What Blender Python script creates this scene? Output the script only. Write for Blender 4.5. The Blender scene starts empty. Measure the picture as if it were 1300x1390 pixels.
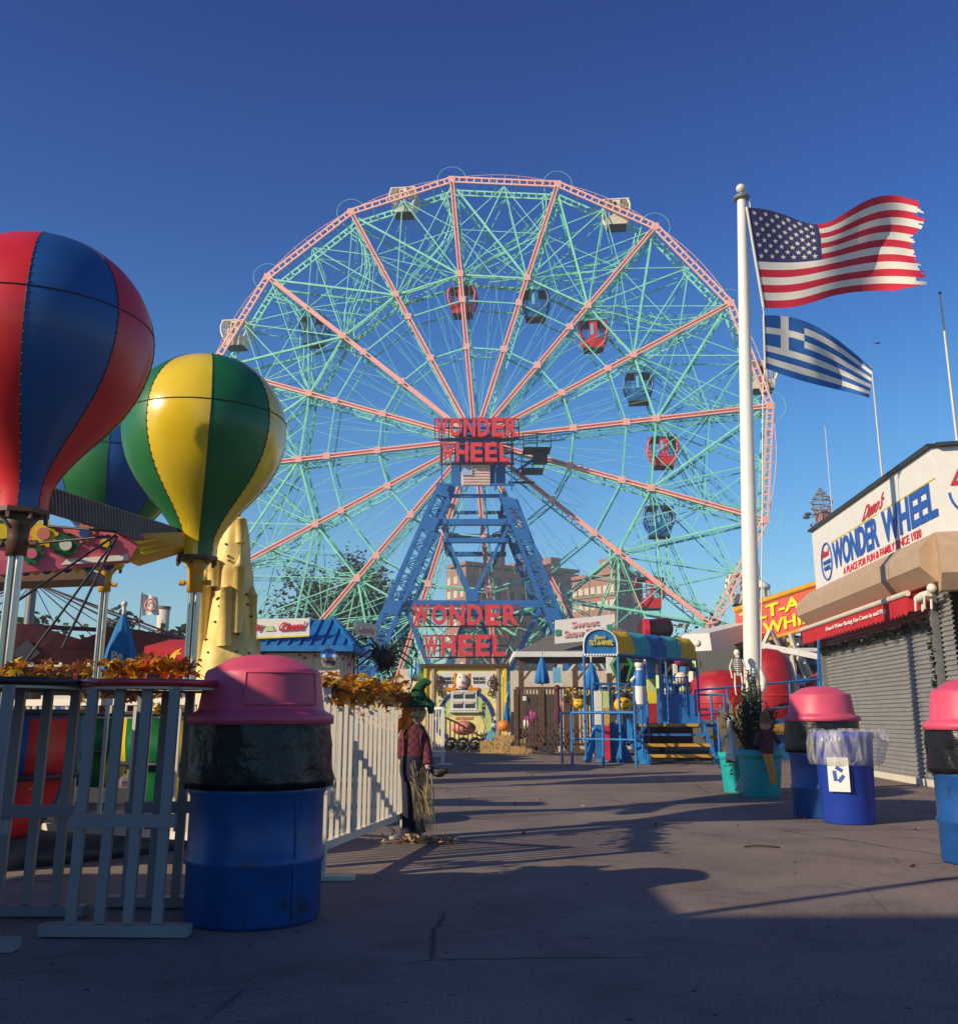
import bpy, math, random
from mathutils import Vector, Matrix
random.seed(7)
R = math.radians; PI = math.pi; sin, cos = math.sin, math.cos
SC = bpy.context.scene; COL = SC.collection
# ------------------------------------------------------------------ camera maths (survey of the place)
F = 1350.0; PIT = math.atan(325 / F); HC = 1.0
def ray(px, py):
    u = (px - 650) / F; v = (650 - py) / F; c, s = cos(PIT), sin(PIT)
    return Vector((u, c - v * s, s + v * c))
def at(px, py, Y):
    r = ray(px, py); return r * (Y / r.y) + Vector((0, 0, HC))
def gr(px, py):
    r = ray(px, py); return Vector((0, 0, HC)) + r * (-HC / r.z)
V = Vector
# ------------------------------------------------------------------ mesh helper
class MB:
    def __init__(s): s.v = []; s.f = []; s.m = []; s.sm = []
    def add(s, vs, fs, mi=0, smooth=False):
        o = len(s.v); s.v += [V(p) for p in vs]
        for f in fs: s.f.append([i + o for i in f]); s.m.append(mi); s.sm.append(smooth)
        return s
    def bar(s, p, q, w, h=None, mi=0, up=None):
        h = w if h is None else h; p = V(p); q = V(q); d = q - p
        if d.length < 1e-6: return s
        d.normalize(); up = V(up) if up is not None else V((0, 0, 1))
        if abs(d.dot(up)) > .98: up = V((0, 1, 0)) if abs(d.y) < .9 else V((1, 0, 0))
        x = d.cross(up).normalized(); y = x.cross(d).normalized()
        vs = [e + x * a * w / 2 + y * b * h / 2 for e in (p, q) for a, b in ((-1, -1), (1, -1), (1, 1), (-1, 1))]
        return s.add(vs, [(0, 1, 2, 3), (7, 6, 5, 4), (0, 4, 5, 1), (1, 5, 6, 2), (2, 6, 7, 3), (3, 7, 4, 0)], mi)
    def box(s, c, sz, mi=0, rz=0, M=None):
        c = V(c); a, b, d = sz[0] / 2, sz[1] / 2, sz[2] / 2
        m = M or Matrix.Rotation(rz, 3, 'Z')
        vs = [c + m @ V((x * a, y * b, z * d)) for z in (-1, 1) for x, y in ((-1, -1), (1, -1), (1, 1), (-1, 1))]
        return s.add(vs, [(3, 2, 1, 0), (4, 5, 6, 7), (0, 1, 5, 4), (1, 2, 6, 5), (2, 3, 7, 6), (3, 0, 4, 7)], mi)
    def tube(s, pts, r, n=8, mi=0, cap=True, smooth=True):
        pts = [V(p) for p in pts]; rs = r if isinstance(r, (list, tuple)) else [r] * len(pts)
        vs = []; pu = None
        for i, p in enumerate(pts):
            d = (pts[min(i + 1, len(pts) - 1)] - pts[max(i - 1, 0)]).normalized()
            if pu is None: pu = V((0, 0, 1)) if abs(d.z) < .9 else V((1, 0, 0))
            x = d.cross(pu)
            if x.length < 1e-4: x = d.cross(V((0, 1, 0)))
            x.normalize(); y = x.cross(d).normalized(); pu = y
            vs += [p + (x * cos(2 * PI * k / n) + y * sin(2 * PI * k / n)) * rs[i] for k in range(n)]
        fs = [(i * n + k, i * n + (k + 1) % n, (i + 1) * n + (k + 1) % n, (i + 1) * n + k) for i in range(len(pts) - 1) for k in range(n)]
        s.add(vs, fs, mi, smooth)
        if cap: s.add(vs[:n], [tuple(range(n))], mi); s.add(vs[-n:], [tuple(reversed(range(n)))], mi)
        return s
    def lathe(s, prof, c, n=32, mi=0, smooth=True, mf=None, sx=1, sy=1, a0=0, wob=None):
        c = V(c); vs = []
        for j, (r, z) in enumerate(prof):
            for k in range(n):
                a = a0 + 2 * PI * k / n; rr = r * (wob(a, z) if wob else 1)
                vs.append(c + V((rr * cos(a) * sx, rr * sin(a) * sy, z)))
        o = len(s.v); s.v += vs
        for j in range(len(prof) - 1):
            for k in range(n):
                s.f.append([o + j * n + k, o + j * n + (k + 1) % n, o + (j + 1) * n + (k + 1) % n, o + (j + 1) * n + k])
                s.m.append(mf(k, j) if mf else mi); s.sm.append(smooth)
        return s
    def poly(s, pts, mi=0, t=0, nrm=None):
        pts = [V(p) for p in pts]; n = len(pts)
        if not t: return s.add(pts, [tuple(range(n))], mi)
        nn = V(nrm).normalized() if nrm is not None else (pts[1] - pts[0]).cross(pts[-1] - pts[0]).normalized()
        vs = pts + [p + nn * t for p in pts]
        return s.add(vs, [tuple(range(n)), tuple(range(2 * n - 1, n - 1, -1))] + [(i, i + n, (i + 1) % n + n, (i + 1) % n) for i in range(n)], mi)
    def sph(s, c, r, n=12, mi=0, sz=1, sx=1, sy=1):
        m = n // 2 + 1
        return s.lathe([(max(1e-4, r * sin(PI * j / m)), -r * sz * cos(PI * j / m)) for j in range(m + 1)], c, n, mi, sx=sx, sy=sy)
    def build(s, name, mat, parent=None, fixn=False):
        me = bpy.data.meshes.new(name); o = V((0, 0, 0))
        if parent is not None: o = V(root_loc(parent))
        me.from_pydata([tuple(p - o) for p in s.v], [], s.f)
        for m in (mat if isinstance(mat, (list, tuple)) else [mat]): me.materials.append(m)
        for i, p in enumerate(me.polygons): p.material_index = s.m[i]; p.use_smooth = s.sm[i]
        me.update()
        ob = bpy.data.objects.new(name, me); COL.objects.link(ob)
        if parent is not None: ob.parent = parent
        return ob
def root_loc(o):
    while o.parent is not None: o = o.parent
    return o.location
def tag(o, label=None, cat=None, group=None, kind=None):
    if label: o['label'] = label
    if cat: o['category'] = cat
    if group: o['group'] = group
    if kind: o['kind'] = kind
    return o
def thing(name, label, cat, loc, group=None):
    o = bpy.data.objects.new(name, None); COL.objects.link(o); o.location = V(loc); o.empty_display_size = .2
    return tag(o, label, cat, group)
def copy_tree(o, loc=None, parent=None):
    c = o.copy(); COL.objects.link(c)
    if parent: c.parent = parent
    if loc is not None: c.location = loc
    for ch in list(o.children): copy_tree(ch, None, c)
    return c
# ------------------------------------------------------------------ materials
def new_mat(name):
    m = bpy.data.materials.new(name); m.use_nodes = True; nt = m.node_tree
    return m, nt, nt.nodes['Principled BSDF']
def mat(name, c, rough=.5, metal=0, var=.15, scale=6, bump=.0, bscale=30, dirt=None, dscale=3, dth=.6, spec=.5, coat=0, trans=0):
    m, nt, b = new_mat(name); N = nt.nodes.new; L = nt.links.new
    tc = N('ShaderNodeTexCoord'); nz = N('ShaderNodeTexNoise'); nz.inputs['Scale'].default_value = scale; nz.inputs['Detail'].default_value = 5
    L(tc.outputs['Object'], nz.inputs['Vector'])
    rp = N('ShaderNodeValToRGB'); rp.color_ramp.elements[0].position = .3; rp.color_ramp.elements[1].position = .7
    rp.color_ramp.elements[0].color = (*[x * (1 - var) for x in c], 1); rp.color_ramp.elements[1].color = (*[min(1, x * (1 + var)) for x in c], 1)
    L(nz.outputs['Fac'], rp.inputs['Fac']); out = rp.outputs['Color']
    if dirt:
        n2 = N('ShaderNodeTexNoise'); n2.inputs['Scale'].default_value = dscale; n2.inputs['Detail'].default_value = 8; n2.inputs['Roughness'].default_value = .65
        L(tc.outputs['Object'], n2.inputs['Vector'])
        r2 = N('ShaderNodeValToRGB'); r2.color_ramp.elements[0].position = dth; r2.color_ramp.elements[1].position = dth + .12
        L(n2.outputs['Fac'], r2.inputs['Fac']); mx = N('ShaderNodeMixRGB'); mx.inputs['Color2'].default_value = (*dirt, 1)
        L(r2.outputs['Color'], mx.inputs['Fac']); L(out, mx.inputs['Color1']); out = mx.outputs['Color']
    L(out, b.inputs['Base Color'])
    b.inputs['Metallic'].default_value = metal; b.inputs['Specular IOR Level'].default_value = spec; b.inputs['Coat Weight'].default_value = coat
    mr = N('ShaderNodeMapRange'); mr.inputs['To Min'].default_value = max(.02, rough - .08); mr.inputs['To Max'].default_value = min(1, rough + .12)
    L(nz.outputs['Fac'], mr.inputs['Value']); L(mr.outputs['Result'], b.inputs['Roughness'])
    if bump:
        n3 = N('ShaderNodeTexNoise'); n3.inputs['Scale'].default_value = bscale; n3.inputs['Detail'].default_value = 4; L(tc.outputs['Object'], n3.inputs['Vector'])
        bp = N('ShaderNodeBump'); bp.inputs['Strength'].default_value = bump; bp.inputs['Distance'].default_value = .02
        L(n3.outputs['Fac'], bp.inputs['Height']); L(bp.outputs['Normal'], b.inputs['Normal'])
    if trans:
        t = N('ShaderNodeBsdfTranslucent'); ms = N('ShaderNodeMixShader'); ms.inputs[0].default_value = trans
        L(out, t.inputs['Color']); L(b.outputs[0], ms.inputs[1]); L(t.outputs[0], ms.inputs[2]); L(ms.outputs[0], nt.nodes['Material Output'].inputs['Surface'])
    return m
rust = (.16, .07, .03)
M = dict(
 pink=mat('pink_steel', (.90, .47, .41), .45, var=.1, dirt=(.42, .14, .09), dscale=1.2, dth=.66),
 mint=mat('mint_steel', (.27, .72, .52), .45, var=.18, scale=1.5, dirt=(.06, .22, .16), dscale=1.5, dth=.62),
 mintd=mat('mint_steel_shaded', (.13, .48, .36), .5, var=.25, scale=1.5, dirt=(.03, .12, .1), dscale=1.5, dth=.58),  # mintd: same mint steel, coloured darker to stand for the unlit back members
 tower=mat('tower_blue', (.02, .145, .42), .45, var=.08, scale=.8, dirt=(.02, .10, .26), dscale=.6, dth=.66),
 rletter=mat('sign_red', (.70, .045, .055), .4, var=.12), rback=mat('sign_red_back', (.25, .03, .04), .6),
 bulb=mat('bulb_glass', (.85, .75, .6), .2), white=mat('white_paint', (.78, .75, .68), .45, var=.06, dirt=(.45, .38, .3), dscale=2.5, dth=.68),
 cream=mat('cream_panel', (.70, .62, .48), .5, var=.1, dirt=(.4, .33, .24), dscale=2, dth=.64),
 carred=mat('gondola_red', (.60, .03, .045), .35, var=.15), carblue=mat('gondola_blue', (.015, .13, .34), .35, var=.15), carwhite=mat('gondola_cream', (.72, .66, .52), .45, var=.1),
 dark=mat('dark_steel', (.03, .035, .04), .5), black=mat('black_paint', (.015, .015, .018), .45),
 bred=mat('balloon_red', (.62, .018, .022), .38, var=.12, scale=2.5, coat=.12, dirt=(.42, .02, .02), dscale=4, dth=.66), bblue=mat('balloon_blue', (.012, .085, .27), .4, var=.15, scale=2.5, coat=.12, dirt=(.02, .06, .17), dscale=4, dth=.66),
 byel=mat('balloon_yellow', (.80, .57, .02), .22, var=.08, scale=3, coat=.55, dirt=(.6, .4, .03), dscale=5, dth=.7), bgrn=mat('balloon_green', (.01, .15, .04), .38, var=.15, scale=3, coat=.12, dirt=(.02, .10, .04), dscale=4, dth=.66),
 chrome=mat('polished_steel', (.50, .46, .42), .26, 1, var=.08), gold=mat('mustard_paint', (.65, .33, .02), .4, dirt=(.35, .15, .02), dscale=5, dth=.62), brownm=mat('brown_steel', (.10, .045, .02), .5),
 bpink=mat('hot_pink_plastic', (.68, .085, .155), .45, var=.12, scale=4, bump=.12, bscale=14, dirt=(.40, .05, .09), dscale=7, dth=.60), drum=mat('drum_blue', (.009, .075, .27), .38, var=.25, dirt=(.03, .035, .06), dscale=5, dth=.57, bump=.25, bscale=8),
 drum2=mat('royal_blue_plastic', (.02, .06, .42), .4, var=.1, dirt=(.05, .08, .3), dscale=8, dth=.66), bag=mat('black_bag', (.008, .008, .01), .34, bump=.8, bscale=11, var=.2),
 fence=mat('cream_metal', (.70, .64, .52), .45, var=.06, dirt=(.4, .3, .2), dscale=7, dth=.68), fshade=mat('shaded_white_metal', (.29, .28, .28), .5, var=.08, dirt=(.3, .26, .22), dscale=6, dth=.66),  # fshade is the white metal with shade put into its base colour
 redtop=mat('red_counter', (.55, .03, .045), .25, coat=.5), pole=mat('pole_white', (.82, .79, .70), .35, var=.04), roofb=mat('roof_blue', (.02, .17, .42), .35, var=.12, dirt=(.02, .1, .25), dscale=2, dth=.62),
 castle=mat('castle_yellow', (.86, .62, .18), .5, var=.1, bump=.4, bscale=9, dirt=(.60, .42, .14), dscale=3, dth=.62),
 boothy=mat('booth_yellow', (.88, .64, .12), .5, var=.1), boothp=mat('booth_lemon', (.90, .78, .30), .5, var=.1), navy=mat('navy_paint', (.03, .06, .2), .5), mossg=mat('sage_paint', (.52, .64, .22), .5), face=mat('face_paint', (.85, .74, .62), .5), rose=mat('rose_paint', (.75, .25, .2), .5), skyb=mat('sky_blue_paint', (.15, .42, .6), .5),
 ride=mat('ride_blue', (.02, .17, .45), .42, var=.15, dirt=(.02, .07, .2), dscale=4, dth=.63), step=mat('step_yellow', (.62, .34, .04), .6, dirt=(.25, .16, .06), dscale=8, dth=.55), teal=mat('canvas_teal', (.06, .42, .46), .8, trans=.2), cyel=mat('canvas_yellow', (.80, .50, .03), .8, trans=.2), cblue=mat('canvas_blue', (.03, .15, .42), .8, trans=.2),
 tub=mat('tub_red', (.40, .014, .02), .42, var=.15, coat=.1, dirt=(.3, .02, .02), dscale=3, dth=.62), wood=mat('brown_wood', (.12, .062, .035), .7, var=.3, scale=12), shingle=mat('grey_shingle', (.16, .15, .13), .85, var=.3, scale=18, bump=.5), leafo=mat('leaf_orange', (.68, .24, .02), .6, var=.4, scale=12, trans=.35), leafy=mat('leaf_yellow', (.82, .50, .03), .6, var=.3, scale=12, trans=.35), leafb=mat('leaf_brown', (.30, .12, .03), .7, var=.4, scale=12, trans=.2),
 umb=mat('umbrella_blue', (.015, .17, .45), .8, var=.15), planter=mat('planter_teal', (.01, .36, .36), .42, var=.08), shrub=mat('shrub_green', (.02, .055, .015), .8, var=.5, scale=15), straw=mat('straw', (.46, .30, .12), .9, var=.3, scale=20), corn=mat('dry_husk', (.50, .38, .20), .9, var=.3, scale=20, trans=.2),
 brick=None, soffit=mat('soffit_brown', (.50, .35, .22), .5, var=.08, dirt=(.38, .25, .15), dscale=2, dth=.66), sofd=mat('soffit_dark', (.12, .08, .05), .6), shutter=mat('shutter_grey', (.36, .35, .33), .45, .3, var=.1, dirt=(.2, .18, .16), dscale=2.5, dth=.62), grey=mat('grey_steel', (.22, .22, .22), .5, .3),
 signw=mat('sign_white', (.80, .77, .70), .42, var=.03), sblue=mat('letter_blue', (.02, .10, .42), .45), sred=mat('letter_red', (.62, .03, .05), .45), awn=mat('awning_red', (.62, .025, .035), .75, var=.1, trans=.15), orange=mat('orange_paint', (.75, .25, .02), .5), yel=mat('sign_yellow', (.88, .66, .02), .4), fred=mat('flag_red', (.62, .02, .05), .8, var=.08, trans=.25), fwhite=mat('flag_white', (.80, .76, .66), .8, var=.05, trans=.25), fnavy=mat('flag_navy', (.035, .035, .13), .8, var=.1, trans=.15), fblue=mat('flag_blue', (.02, .13, .42), .8, var=.1, trans=.25),
 skin=mat('cloth_skin', (.55, .36, .24), .9), plaid=None, jean=mat('dark_denim', (.015, .018, .04), .9), hatg=mat('felt_green', (.01, .075, .025), .95), bone=mat('bone_plastic', (.75, .70, .58), .5), pumpkin=mat('pumpkin', (.72, .24, .02), .5), smile=mat('smile_yellow', (.85, .48, .01), .4), magenta=mat('magenta_felt', (.62, .05, .38), .8), darkred=mat('dark_red', (.07, .008, .014), .5, var=.3), brown=mat('bark', (.06, .04, .028), .9, var=.3), leaf1=mat('tree_leaf', (.055, .075, .025), .8, var=.5, scale=3, trans=.15), gpink=mat('gear_pink', (.80, .16, .24), .5), glass=mat('window_dark', (.04, .05, .06), .1), lwin=mat('window_pale', (.60, .52, .38), .3), mirror=mat('mirror_tile', (.75, .74, .7), .06, 1), purple=mat('purple_paint', (.3, .03, .12), .5), rail=mat('rail_navy', (.015, .03, .12), .45))
def brick_mat(name, c1, c2, sc):
    m, nt, b = new_mat(name); N = nt.nodes.new; L = nt.links.new
    tc = N('ShaderNodeTexCoord'); br = N('ShaderNodeTexBrick'); br.inputs['Scale'].default_value = sc
    br.inputs['Color1'].default_value = (*c1, 1); br.inputs['Color2'].default_value = (*c2, 1); br.inputs['Mortar'].default_value = (.3, .24, .2, 1)
    mp = N('ShaderNodeMapping'); mp.inputs['Rotation'].default_value = (R(90), 0, 0); L(tc.outputs['Object'], mp.inputs['Vector']); L(mp.outputs['Vector'], br.inputs['Vector'])
    L(br.outputs['Color'], b.inputs['Base Color']); b.inputs['Roughness'].default_value = .85
    return m
M['brick'] = brick_mat('brick_red', (.36, .17, .11), (.30, .13, .09), 1.2)
def plaid_mat():
    m, nt, b = new_mat('plaid'); N = nt.nodes.new; L = nt.links.new
    tc = N('ShaderNodeTexCoord'); ck = N('ShaderNodeTexChecker'); ck.inputs['Scale'].default_value = 22
    ck.inputs['Color1'].default_value = (.17, .03, .035, 1); ck.inputs['Color2'].default_value = (.07, .02, .04, 1)
    L(tc.outputs['Object'], ck.inputs['Vector']); L(ck.outputs['Color'], b.inputs['Base Color']); b.inputs['Roughness'].default_value = .9
    return m
M['plaid'] = plaid_mat()
def clear_bag():
    m, nt, b = new_mat('clear_bag'); N = nt.nodes.new; L = nt.links.new
    b.inputs['Base Color'].default_value = (.75, .73, .70, 1); b.inputs['Roughness'].default_value = .25
    tc = N('ShaderNodeTexCoord'); n = N('ShaderNodeTexNoise'); n.inputs['Scale'].default_value = 14; n.inputs['Distortion'].default_value = .6
    mg = N('ShaderNodeMapping'); mg.inputs['Scale'].default_value = (1, 1, .28); mg.inputs['Rotation'].default_value = (.3, .4, 0); L(tc.outputs['Object'], mg.inputs['Vector']); L(mg.outputs['Vector'], n.inputs['Vector']); bp = N('ShaderNodeBump'); bp.inputs['Strength'].default_value = .6; bp.inputs['Distance'].default_value = .04
    L(n.outputs['Fac'], bp.inputs['Height']); L(bp.outputs['Normal'], b.inputs['Normal'])
    t = N('ShaderNodeBsdfTransparent'); ms = N('ShaderNodeMixShader'); rp = N('ShaderNodeMapRange'); rp.inputs['From Min'].default_value = .35; rp.inputs['From Max'].default_value = .65; rp.inputs['To Min'].default_value = .06; rp.inputs['To Max'].default_value = .5
    L(n.outputs['Fac'], rp.inputs['Value']); L(rp.outputs[0], ms.inputs[0]); L(t.outputs[0], ms.inputs[1]); L(b.outputs[0], ms.inputs[2]); L(ms.outputs[0], nt.nodes['Material Output'].inputs['Surface'])
    return m
M['clear'] = clear_bag()
def ground_mat():
    m, nt, b = new_mat('plaza_asphalt'); N = nt.nodes.new; L = nt.links.new
    tc = N('ShaderNodeTexCoord')
    def nz(sc, det=6, ro=.6, dist=0):
        n = N('ShaderNodeTexNoise'); n.inputs['Scale'].default_value = sc; n.inputs['Detail'].default_value = det; n.inputs['Roughness'].default_value = ro; n.inputs['Distortion'].default_value = dist
        L(tc.outputs['Object'], n.inputs['Vector']); return n
    def ramp(i, p0, c0, p1, c1):
        r = N('ShaderNodeValToRGB'); r.color_ramp.elements[0].position = p0; r.color_ramp.elements[0].color = (*c0, 1); r.color_ramp.elements[1].position = p1; r.color_ramp.elements[1].color = (*c1, 1); L(i, r.inputs['Fac']); return r
    def mix(t, f, a, c):
        x = N('ShaderNodeMixRGB'); x.blend_type = t
        if isinstance(f, float): x.inputs['Fac'].default_value = f
        else: L(f, x.inputs['Fac'])
        L(a, x.inputs['Color1'])
        if isinstance(c, tuple): x.inputs['Color2'].default_value = (*c, 1)
        else: L(c, x.inputs['Color2'])
        return x.outputs['Color']
    base = ramp(nz(.5, 5).outputs['Fac'], .3, (.205, .163, .137), .7, (.32, .26, .22)).outputs['Color']
    grain = ramp(nz(90, 3, .7).outputs['Fac'], .3, (.45, .45, .45), .7, (1.4, 1.36, 1.32)).outputs['Color']
    c = mix('MULTIPLY', 1.0, base, grain)
    blot = ramp(nz(1.4, 9, .75, .8).outputs['Fac'], .48, (1, 1, 1), .68, (.55, .53, .53)).outputs['Color']; c = mix('MULTIPLY', .8, c, blot)
    spot = ramp(nz(13, 2).outputs['Fac'], .70, (0, 0, 0), .72, (1, 1, 1)).outputs['Color']; c = mix('MIX', spot, c, (.05, .04, .035))
    # wandering cracks
    n = nz(1.3, 5, .6); mp = N('ShaderNodeMixRGB'); mp.inputs['Fac'].default_value = .12; L(tc.outputs['Object'], mp.inputs['Color1']); L(n.outputs['Color'], mp.inputs['Color2'])
    vo = N('ShaderNodeTexVoronoi'); vo.feature = 'DISTANCE_TO_EDGE'; vo.inputs['Scale'].default_value = .42; L(mp.outputs['Color'], vo.inputs['Vector'])
    cr = ramp(vo.outputs['Distance'], .0015, (1, 1, 1), .005, (0, 0, 0)); gate = ramp(nz(.35, 3).outputs['Fac'], .48, (0, 0, 0), .56, (1, 1, 1))
    ck = mix('MULTIPLY', 1.0, cr.outputs['Color'], gate.outputs['Color']); c = mix('MIX', ck, c, (.03, .025, .022))
    L(c, b.inputs['Base Color']); b.inputs['Roughness'].default_value = .82; b.inputs['Specular IOR Level'].default_value = .25
    bp = N('ShaderNodeBump'); bp.inputs['Strength'].default_value = .35; bp.inputs['Distance'].default_value = .012
    hh = mix('SUBTRACT', 1.0, nz(70, 4, .7).outputs['Color'], ck); L(hh, bp.inputs['Height']); L(bp.outputs['Normal'], b.inputs['Normal'])
    return m
# ------------------------------------------------------------------ text
_tc = {}
def glyphs(s, off):
    if (s, off) in _tc: return _tc[(s, off)]
    cu = bpy.data.curves.new('t', 'FONT'); cu.body = s; cu.size = 1; cu.offset = off; cu.resolution_u = 3; cu.fill_mode = 'BOTH'; cu.extrude = .5
    ob = bpy.data.objects.new('t', cu); COL.objects.link(ob); bpy.context.view_layer.update()
    me = bpy.data.meshes.new_from_object(ob.evaluated_get(bpy.context.evaluated_depsgraph_get()))
    vs = [v.co.copy() for v in me.vertices]; fs = [tuple(p.vertices) for p in me.polygons]
    bpy.data.objects.remove(ob); bpy.data.curves.remove(cu); bpy.data.meshes.remove(me)
    _tc[(s, off)] = (vs, fs); return vs, fs
def text(mb, s, p00, p10, p01, depth=.02, off=.02, mi=0, slant=0):
    """letters filling the parallelogram p00 (lower left), p10 (lower right), p01 (upper left); proud of it by depth"""
    vs, fs = glyphs(s, off); x0 = min(v.x for v in vs); x1 = max(v.x for v in vs); y0 = min(v.y for v in vs); y1 = max(v.y for v in vs)
    p00, p10, p01 = V(p00), V(p10), V(p01); ex = p10 - p00; ey = p01 - p00; n = ex.cross(ey).normalized()
    mb.add([p00 + ex * ((v.x - x0) / (x1 - x0) * (1 - slant) + slant * (v.y - y0) / (y1 - y0)) + ey * ((v.y - y0) / (y1 - y0)) + n * depth * (v.z + .5) for v in vs], fs, mi)
    return mb
def star(c, r, ex, ey, mb, mi=0, t=.004):
    pts = [V(c) + ex * (r * (1 if k % 2 == 0 else .4)) * sin(k * PI / 5) + ey * (r * (1 if k % 2 == 0 else .4)) * cos(k * PI / 5) for k in range(10)]
    n = V(ex).cross(V(ey)).normalized(); cc = V(c) + n * t
    mb.add([cc] + [p + n * t for p in pts], [(0, (k + 1) % 10 + 1, k + 1) for k in range(10)], mi)
def skin_mesh(name, verts, edges, rad, m, parent, sub=2):
    me = bpy.data.meshes.new(name); o = root_loc(parent); me.from_pydata([tuple(V(v) - V(o)) for v in verts], edges, []); ob = bpy.data.objects.new(name, me); COL.objects.link(ob)
    sk = ob.modifiers.new('s', 'SKIN'); me.skin_vertices
    for i, r in enumerate(rad): me.skin_vertices[0].data[i].radius = (r, r) if isinstance(r, float) else r
    me.skin_vertices[0].data[0].use_root = True
    su = ob.modifiers.new('u', 'SUBSURF'); su.levels = sub; su.render_levels = sub
    bpy.context.view_layer.update(); nm = bpy.data.meshes.new_from_object(ob.evaluated_get(bpy.context.evaluated_depsgraph_get()))
    bpy.data.objects.remove(ob); ob = bpy.data.objects.new(name, nm); COL.objects.link(ob); nm.materials.append(m)
    for p in nm.polygons: p.use_smooth = True
    ob.parent = parent; return ob
# ================================================================== SETTING
GM = ground_mat()
g = MB(); ys = [-60, -20, 0, 10, 20, 30, 38, 46, 60, 120, 300, 468]; xs = [-348, -120, -60, -20, 0, 20, 60, 120, 348]
def gz(y): return 0 if y <= 38 else -1.8 * min(1, (y - 38) / 8)
vs = [(x, y, gz(y)) for y in ys for x in xs]; n = len(xs)
g.add(vs, [(j * n + i, j * n + i + 1, (j + 1) * n + i + 1, (j + 1) * n + i) for j in range(len(ys) - 1) for i in range(n - 1)])
tag(g.build('ground', GM), kind='structure')
# ================================================================== FERRIS WHEEL
WX, WY, WZ, PSI, PH, WR = -.3167, 72.475, 21.525, -.10856, 1.65732, 22.0
def wl(l, z, n): return V((WX + l * cos(PSI) - n * sin(PSI), WY + l * sin(PSI) + n * cos(PSI), WZ + z))
def wp(r, k, n): a = PH + k * PI / 8; return wl(WR * r * cos(a), WR * r * sin(a), n)
wh = thing('ferris_wheel', 'giant pink and mint Ferris wheel with red WONDER WHEEL letters on its blue tower', 'Ferris wheel', (WX, WY, -1.8))
NF, NBk = 0.0, 2.1
def lattice(mb, p, q, w, nrm, bw, seg, mi=0, zig=True):
    p, q = V(p), V(q); d = (q - p).normalized(); s = d.cross(V(nrm)).normalized() * w / 2
    mb.bar(p + s, q + s, bw, bw, mi); mb.bar(p - s, q - s, bw, bw, mi)
    for i in range(seg):
        a = p.lerp(q, i / seg); b = p.lerp(q, (i + 1) / seg); sg = 1 if i % 2 else -1
        if zig: mb.bar(a + s * sg, b - s * sg, bw * .6, bw * .6, mi)
        else: mb.bar(a + s, a - s, bw * .9, bw * .9, mi)
WN = V((-sin(PSI), cos(PSI), 0))
fr = MB(); br = MB(); hr = MB()
for k in range(16):
    lattice(fr, wp(1, k, NF), wp(1, k + 1, NF), .42, WN, .13, 14, zig=False)
    lattice(br, wp(1, k, NBk), wp(1, k + 1, NBk), .42, WN, .12, 14, zig=False)
    fr.box(wp(1, k, NF), (.55, .2, .55)); 
    for j in range(5):  # ties between the two rims
        a = wp(1, k, NF).lerp(wp(1, k + 1, NF), j / 5); b = wp(1, k, NBk).lerp(wp(1, k + 1, NBk), j / 5); br.bar(a, b, .07)
    # light handrail bulging outside the rim
    pts = [(wp(1, k, NF).lerp(wp(1, k + 1, NF), t) - wl(0, 0, NF)) * (1 + .022 * sin(PI * t) + .006) + wl(0, 0, NF) for t in [i / 8 for i in range(9)]]
    hr.tube(pts, .028, 4)
    for i in range(1, 8): hr.bar(pts[i], wp(1, k, NF).lerp(wp(1, k + 1, NF), i / 8), .03)
fr.build('front_rim', M['pink'], wh); br.build('back_rim', M['mint'], wh); hr.build('rim_handrail', M['pink'], wh)
for k in range(16):
    s = MB(); c0 = wp(.035, k, NF); c1 = wp(.995, k, NF); a = PH + k * PI / 8
    side = V((-sin(a) * cos(PSI), -sin(a) * sin(PSI), cos(a))) * .12
    s.bar(c0 + side, c1 + side, .09, .2, up=WN); s.bar(c0 - side, c1 - side, .09, .2, up=WN); s.bar(c0 - WN * -.12, c1 - WN * -.12, .3, .03, up=WN)
    for r in (.34, .52, .62): s.box(wp(r, k, NF - .05), (.5, .2, .5))
    s.build('spoke', M['pink'], wh)
    b = MB(); lattice(b, wp(.05, k, NBk), wp(.99, k, NBk), .42, WN, .1, 44); lattice(b, wp(.05, k, NF + .4), wp(.99, k, NF + .4), .2, WN, .05, 20)
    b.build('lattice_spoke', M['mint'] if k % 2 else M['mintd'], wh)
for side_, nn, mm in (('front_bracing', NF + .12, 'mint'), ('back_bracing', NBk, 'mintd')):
    b = MB()
    for k in range(16):
        A0, A1 = wp(.62, k, nn), wp(.62, k + 1, nn); N0, N1 = wp(.985, k, nn), wp(.985, k + 1, nn); Mk = N0.lerp(N1, .5)
        b.bar(A0, A1, .13); b.bar(A0.lerp(A1, 0) + WN * .3, A1 + WN * .3, .07)
        b.bar(wp(.52, k, nn), wp(.52, k + 1, nn), .09); b.bar(wp(.34, k, nn), wp(.34, k + 1, nn), .1)
        b.bar(N1, A0, .15); (lattice(b, N0, A1, .2, WN, .04, 16) if mm == 'mintd' else b.bar(N0, A1, .06)); b.bar(Mk, A0, .08); b.bar(Mk, A1, .08)
        b.bar(wp(.8, k, nn), wp(.8, k + 1, nn), .05)
        b.bar(wp(.8, k, nn), Mk, .06); b.bar(wp(.8, k + 1, nn), Mk, .06); b.bar(wp(.8, k, nn), A0.lerp(A1, .5), .05); b.bar(wp(.8, k + 1, nn), A0.lerp(A1, .5), .05)
        b.bar(wp(.62, k, nn), wp(.8, k + 1, nn), .05); b.bar(wp(.62, k + 1, nn), wp(.8, k, nn), .05)
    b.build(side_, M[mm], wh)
x = MB()
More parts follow.
